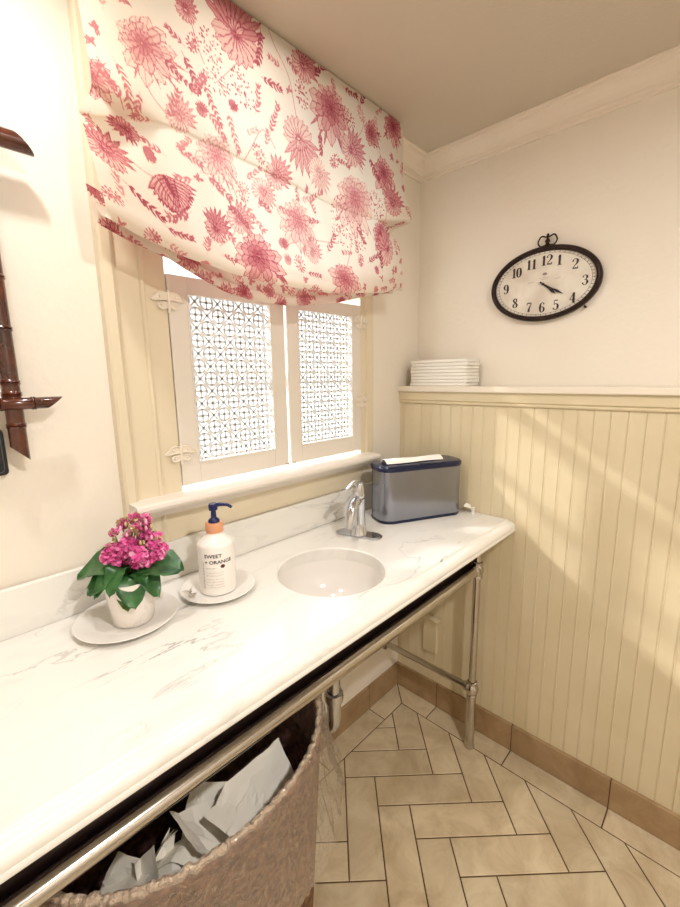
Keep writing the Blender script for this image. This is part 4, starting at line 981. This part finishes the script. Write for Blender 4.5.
# ------------------------------------------------------------------ waste bin
BC = Vector((-1.045, -.238)); BA, BB, RZ, NE = .290, .222, .585, 2.06
def sup(a, A_, B_, ne=NE):
    c, s = math.cos(a), math.sin(a); return A_*math.copysign(abs(c)**(2/ne), c), B_*math.copysign(abs(s)**(2/ne), s)
root = empty('waste_bin', (BC.x, BC.y, 0))
def wall_(bm, off, z0, z1, rows, n=240, weave=1, bot=True):
    R_ = []
    for j in range(rows+1):
        t = j/rows; z = z0+(z1-z0)*t; k = .86+.14*(z/RZ); r = []
        for i in range(n):
            a = 2*PI*i/n; w = .0022*weave*math.sin(i*PI/2+(j % 2)*PI)
            x, y = sup(a, BA*k+off+w, BB*k+off+w); r.append(bm.verts.new((x, y, z)))
        R_.append(r)
    for A_, B_ in zip(R_, R_[1:]):
        for i in range(n): bm.faces.new([A_[i], A_[(i+1)%n], B_[(i+1)%n], B_[i]])
    if bot: bm.faces.new(R_[0])
    return R_
bm = bmesh.new(); wall_(bm, 0, .002, RZ, 64); obj('woven_side', bm, M_wicker, root, smooth=True)
bm = bmesh.new(); wall_(bm, -.010, .02, RZ, 60); o = obj('lining_side', bm, M_wickin, root, smooth=True); o.name = 'inner_weave'
bm = bmesh.new(); P = []
for i in range(121): x, y = sup(2*PI*i/120, BA-.004, BB-.004); P.append((x, y, RZ+.002*math.sin(i*1.3)))
tube(bm, P, .0085, 10, cap=False); obj('rim', bm, M_wicker, root, smooth=True)
# clear liner folded over the rim
bm = bmesh.new(); n = 360; prof = [(-.022,RZ-.10,.3),(-.018,RZ-.05,.3),(-.014,RZ-.012,.3),(-.008,RZ+.010,.5),(.002,RZ+.013,.6),(.010,RZ+.008,.8),(.014,RZ-.01,1),(.019,RZ-.04,1.3),(.026,RZ-.08,1.7),(.038,RZ-.12,2.2),(.050,RZ-.155,2.6),(.056,RZ-.18,2.8)]
prof = [tuple(v) for v in catmull([Vector(p) for p in prof], 3)]; R_ = []
for off, z, wv in prof:
    r = []
    for i in range(n):
        a = 2*PI*i/n; k = .86+.14*(min(z, RZ)/RZ); x, y = sup(a, BA*k+off, BB*k+off)
        nz = noise.noise(Vector((math.cos(a)*9, math.sin(a)*9, z*7)))*.005*wv+noise.noise(Vector((math.cos(a)*34, math.sin(a)*34, z*10)))*.0035*wv+(.004*noise.noise(Vector((math.cos(a)*60, math.sin(a)*60, z*60))) if abs(z-RZ) < .03 else 0)
        sag = .018*noise.noise(Vector((math.cos(a)*2, math.sin(a)*2, 5)))*max(0, (RZ-z)/.17) if off > 0 else 0
        bx = 1+nz/.25
        x2, y2 = x*bx, y*bx
        if BC.y+y2 > -.004: y2 = -.004-BC.y
        r.append(bm.verts.new((x2, y2, z+sag+nz*.4)))
    R_.append(r)
for A_, B_ in zip(R_, R_[1:]):
    for i in range(n): bm.faces.new([A_[i], A_[(i+1)%n], B_[(i+1)%n], B_[i]])
obj('plastic_liner', bm, M_film, root, smooth=True)
tag(root, 'oval dark wicker waste bin with a clear plastic liner under the counter', 'waste bin')
bm = bmesh.new(); P = []; R2 = []
for i in range(420):
    a = 2*PI*i/420; q = noise.noise_vector(Vector((math.cos(a)*26, math.sin(a)*26, 3)))*.004; x, y = sup(a, BA-.004+q.x, BB-.004+q.x); P.append((x, min(y+q.y, -.012-BC.y), RZ+.011+q.z)); R2.append((.0045+abs(q.y)*1.1, .006+abs(q.z)*1.2))
P.append(P[0]); R2.append(R2[0]); tube(bm, P, R2, 8, cap=False)
M_crk = mat('crinkled_liner_edge', srgb(206,188,170), .12, .35, bump=(160,1,.006)); obj('liner_edge', bm, M_crk, root)['label'] = 'shiny crinkled liner edge rolled over the rim'
# used paper towels in the bin
def spot(px, py, z):
    d = FF+RR*((px-340)/FPX)-UU*((py-453.5)/FPX); t = (z-CP.z)/d.z; q = CP+d*t; return (q.x, q.y, z)
tw = [((262,800),.49,.15,(.9,.2,.4),21,'tall peaked crumpled paper towel at the right end of the waste bin'),
      ((222,842),.48,.14,(.5,-.5,1.2),22,'crumpled paper towel against the front of the bin, left of the peaked one'),
      ((190,868),.47,.13,(.3,.4,2.2),23,'flat creased paper towel in the middle of the waste bin'),
      ((164,846),.50,.06,(1.0,.6,.3),24,'small twisted paper towel standing up at the back of the bin heap'),
      ((206,812),.47,.08,(.2,-.7,.8),25,'half-hidden paper towel behind the peaked one in the bin'),
      ((150,890),.47,.11,(.4,.3,.9),26,'lowest left paper towel showing in the waste bin'),
      ((110,900),.46,.12,(-.3,.2,1.9),27,'paper towel at the left end of the waste bin heap')
      ]
for (p, z, s, rot, sd, lb) in tw:
    o = crumple('used_paper_towel', s, spot(*p, z), rot, sd, M_towel, 5, .42, 12, 1.25); tag(o, lb, 'paper towel', 'used paper towels in the bin')
# heap hidden beneath
# ------------------------------------------------------------------ lights
def downlight(x, y, s, label, r=.05, col=(1,.97,.925,1)):
    root = empty('ceiling_light', (x, y, H))
    bm = bmesh.new(); lathe(bm, [(r+.018,0),(r+.018,-.004),(r+.010,-.008),(r,-.008),(r,0)], (0,0,0), 40); obj('trim_ring', bm, M_ledge, root, smooth=True)
    bm = bmesh.new(); lathe(bm, [(0,-.004),(r,-.004)], (0,0,0), 40); obj('diffuser', bm, emis('lamp_glow', col, s), root)
    tag(root, label, 'ceiling light', 'recessed ceiling lights')
downlight(-1.27, -.30, 180, 'round recessed ceiling light above the bamboo mirror', .036)
downlight(-.76, -.30, 75, 'round recessed ceiling light over the sink, in front of the flowered blind', .034)
downlight(-1.05, -1.50, 440, 'round recessed ceiling light in the middle of the room')
w = bpy.data.worlds.new('sky'); bpy.context.scene.world = w; w.use_nodes = True
bg = w.node_tree.nodes['Background']; nt = w.node_tree; tc = nt.nodes.new('ShaderNodeTexCoord'); sx = nt.nodes.new('ShaderNodeSeparateXYZ'); nt.links.new(tc.outputs['Generated'], sx.inputs[0])
mr = nt.nodes.new('ShaderNodeMapRange'); mr.inputs[1].default_value = .16; mr.inputs[2].default_value = .5; mr.inputs[3].default_value = .9; mr.inputs[4].default_value = 6; mr.interpolation_type = 'SMOOTHSTEP'; nt.links.new(sx.outputs['Z'], mr.inputs[0]); nt.links.new(mr.outputs[0], bg.inputs[1])
bg.inputs[0].default_value = (.82,.91,1,1)   # bright open sky overhead, paler haze and houses low down
pl = bpy.data.lights.new('window_portal', 'AREA'); pl.shape = 'RECTANGLE'; pl.size = .7; pl.size_y = .95; pl.cycles.is_portal = True
po = bpy.data.objects.new('window_portal', pl); C.objects.link(po); po.location = (-.58, .075, 1.53); po.rotation_euler = (math.radians(-90), 0, 0)
sl = bpy.data.lights.new('sun', 'SUN'); sl.energy = 4.6; sl.angle = math.radians(3.5); sl.color = (1,.97,.94)
so = bpy.data.objects.new('sun', sl); C.objects.link(so); so.rotation_euler = Vector((-.78, 1, .76)).to_track_quat('Z', 'Y').to_euler()
# ------------------------------------------------------------------ camera
cam = bpy.data.cameras.new('camera'); co_ = bpy.data.objects.new('camera', cam); C.objects.link(co_)
cam.sensor_fit = 'HORIZONTAL'; cam.sensor_width = 36; cam.lens = FPX/680*36; cam.clip_start = .01
r_, u_, f_v = RR.normalized(), UU.normalized(), FF.normalized()
co_.matrix_world = Matrix(((r_.x, u_.x, -f_v.x, CP.x), (r_.y, u_.y, -f_v.y, CP.y), (r_.z, u_.z, -f_v.z, CP.z), (0,0,0,1)))
sc = bpy.context.scene; sc.camera = co_
sc.view_settings.view_transform = 'Standard'; sc.view_settings.look = 'None'; sc.view_settings.exposure = .98; sc.view_settings.gamma = 1; sc.view_settings.use_curve_mapping = False
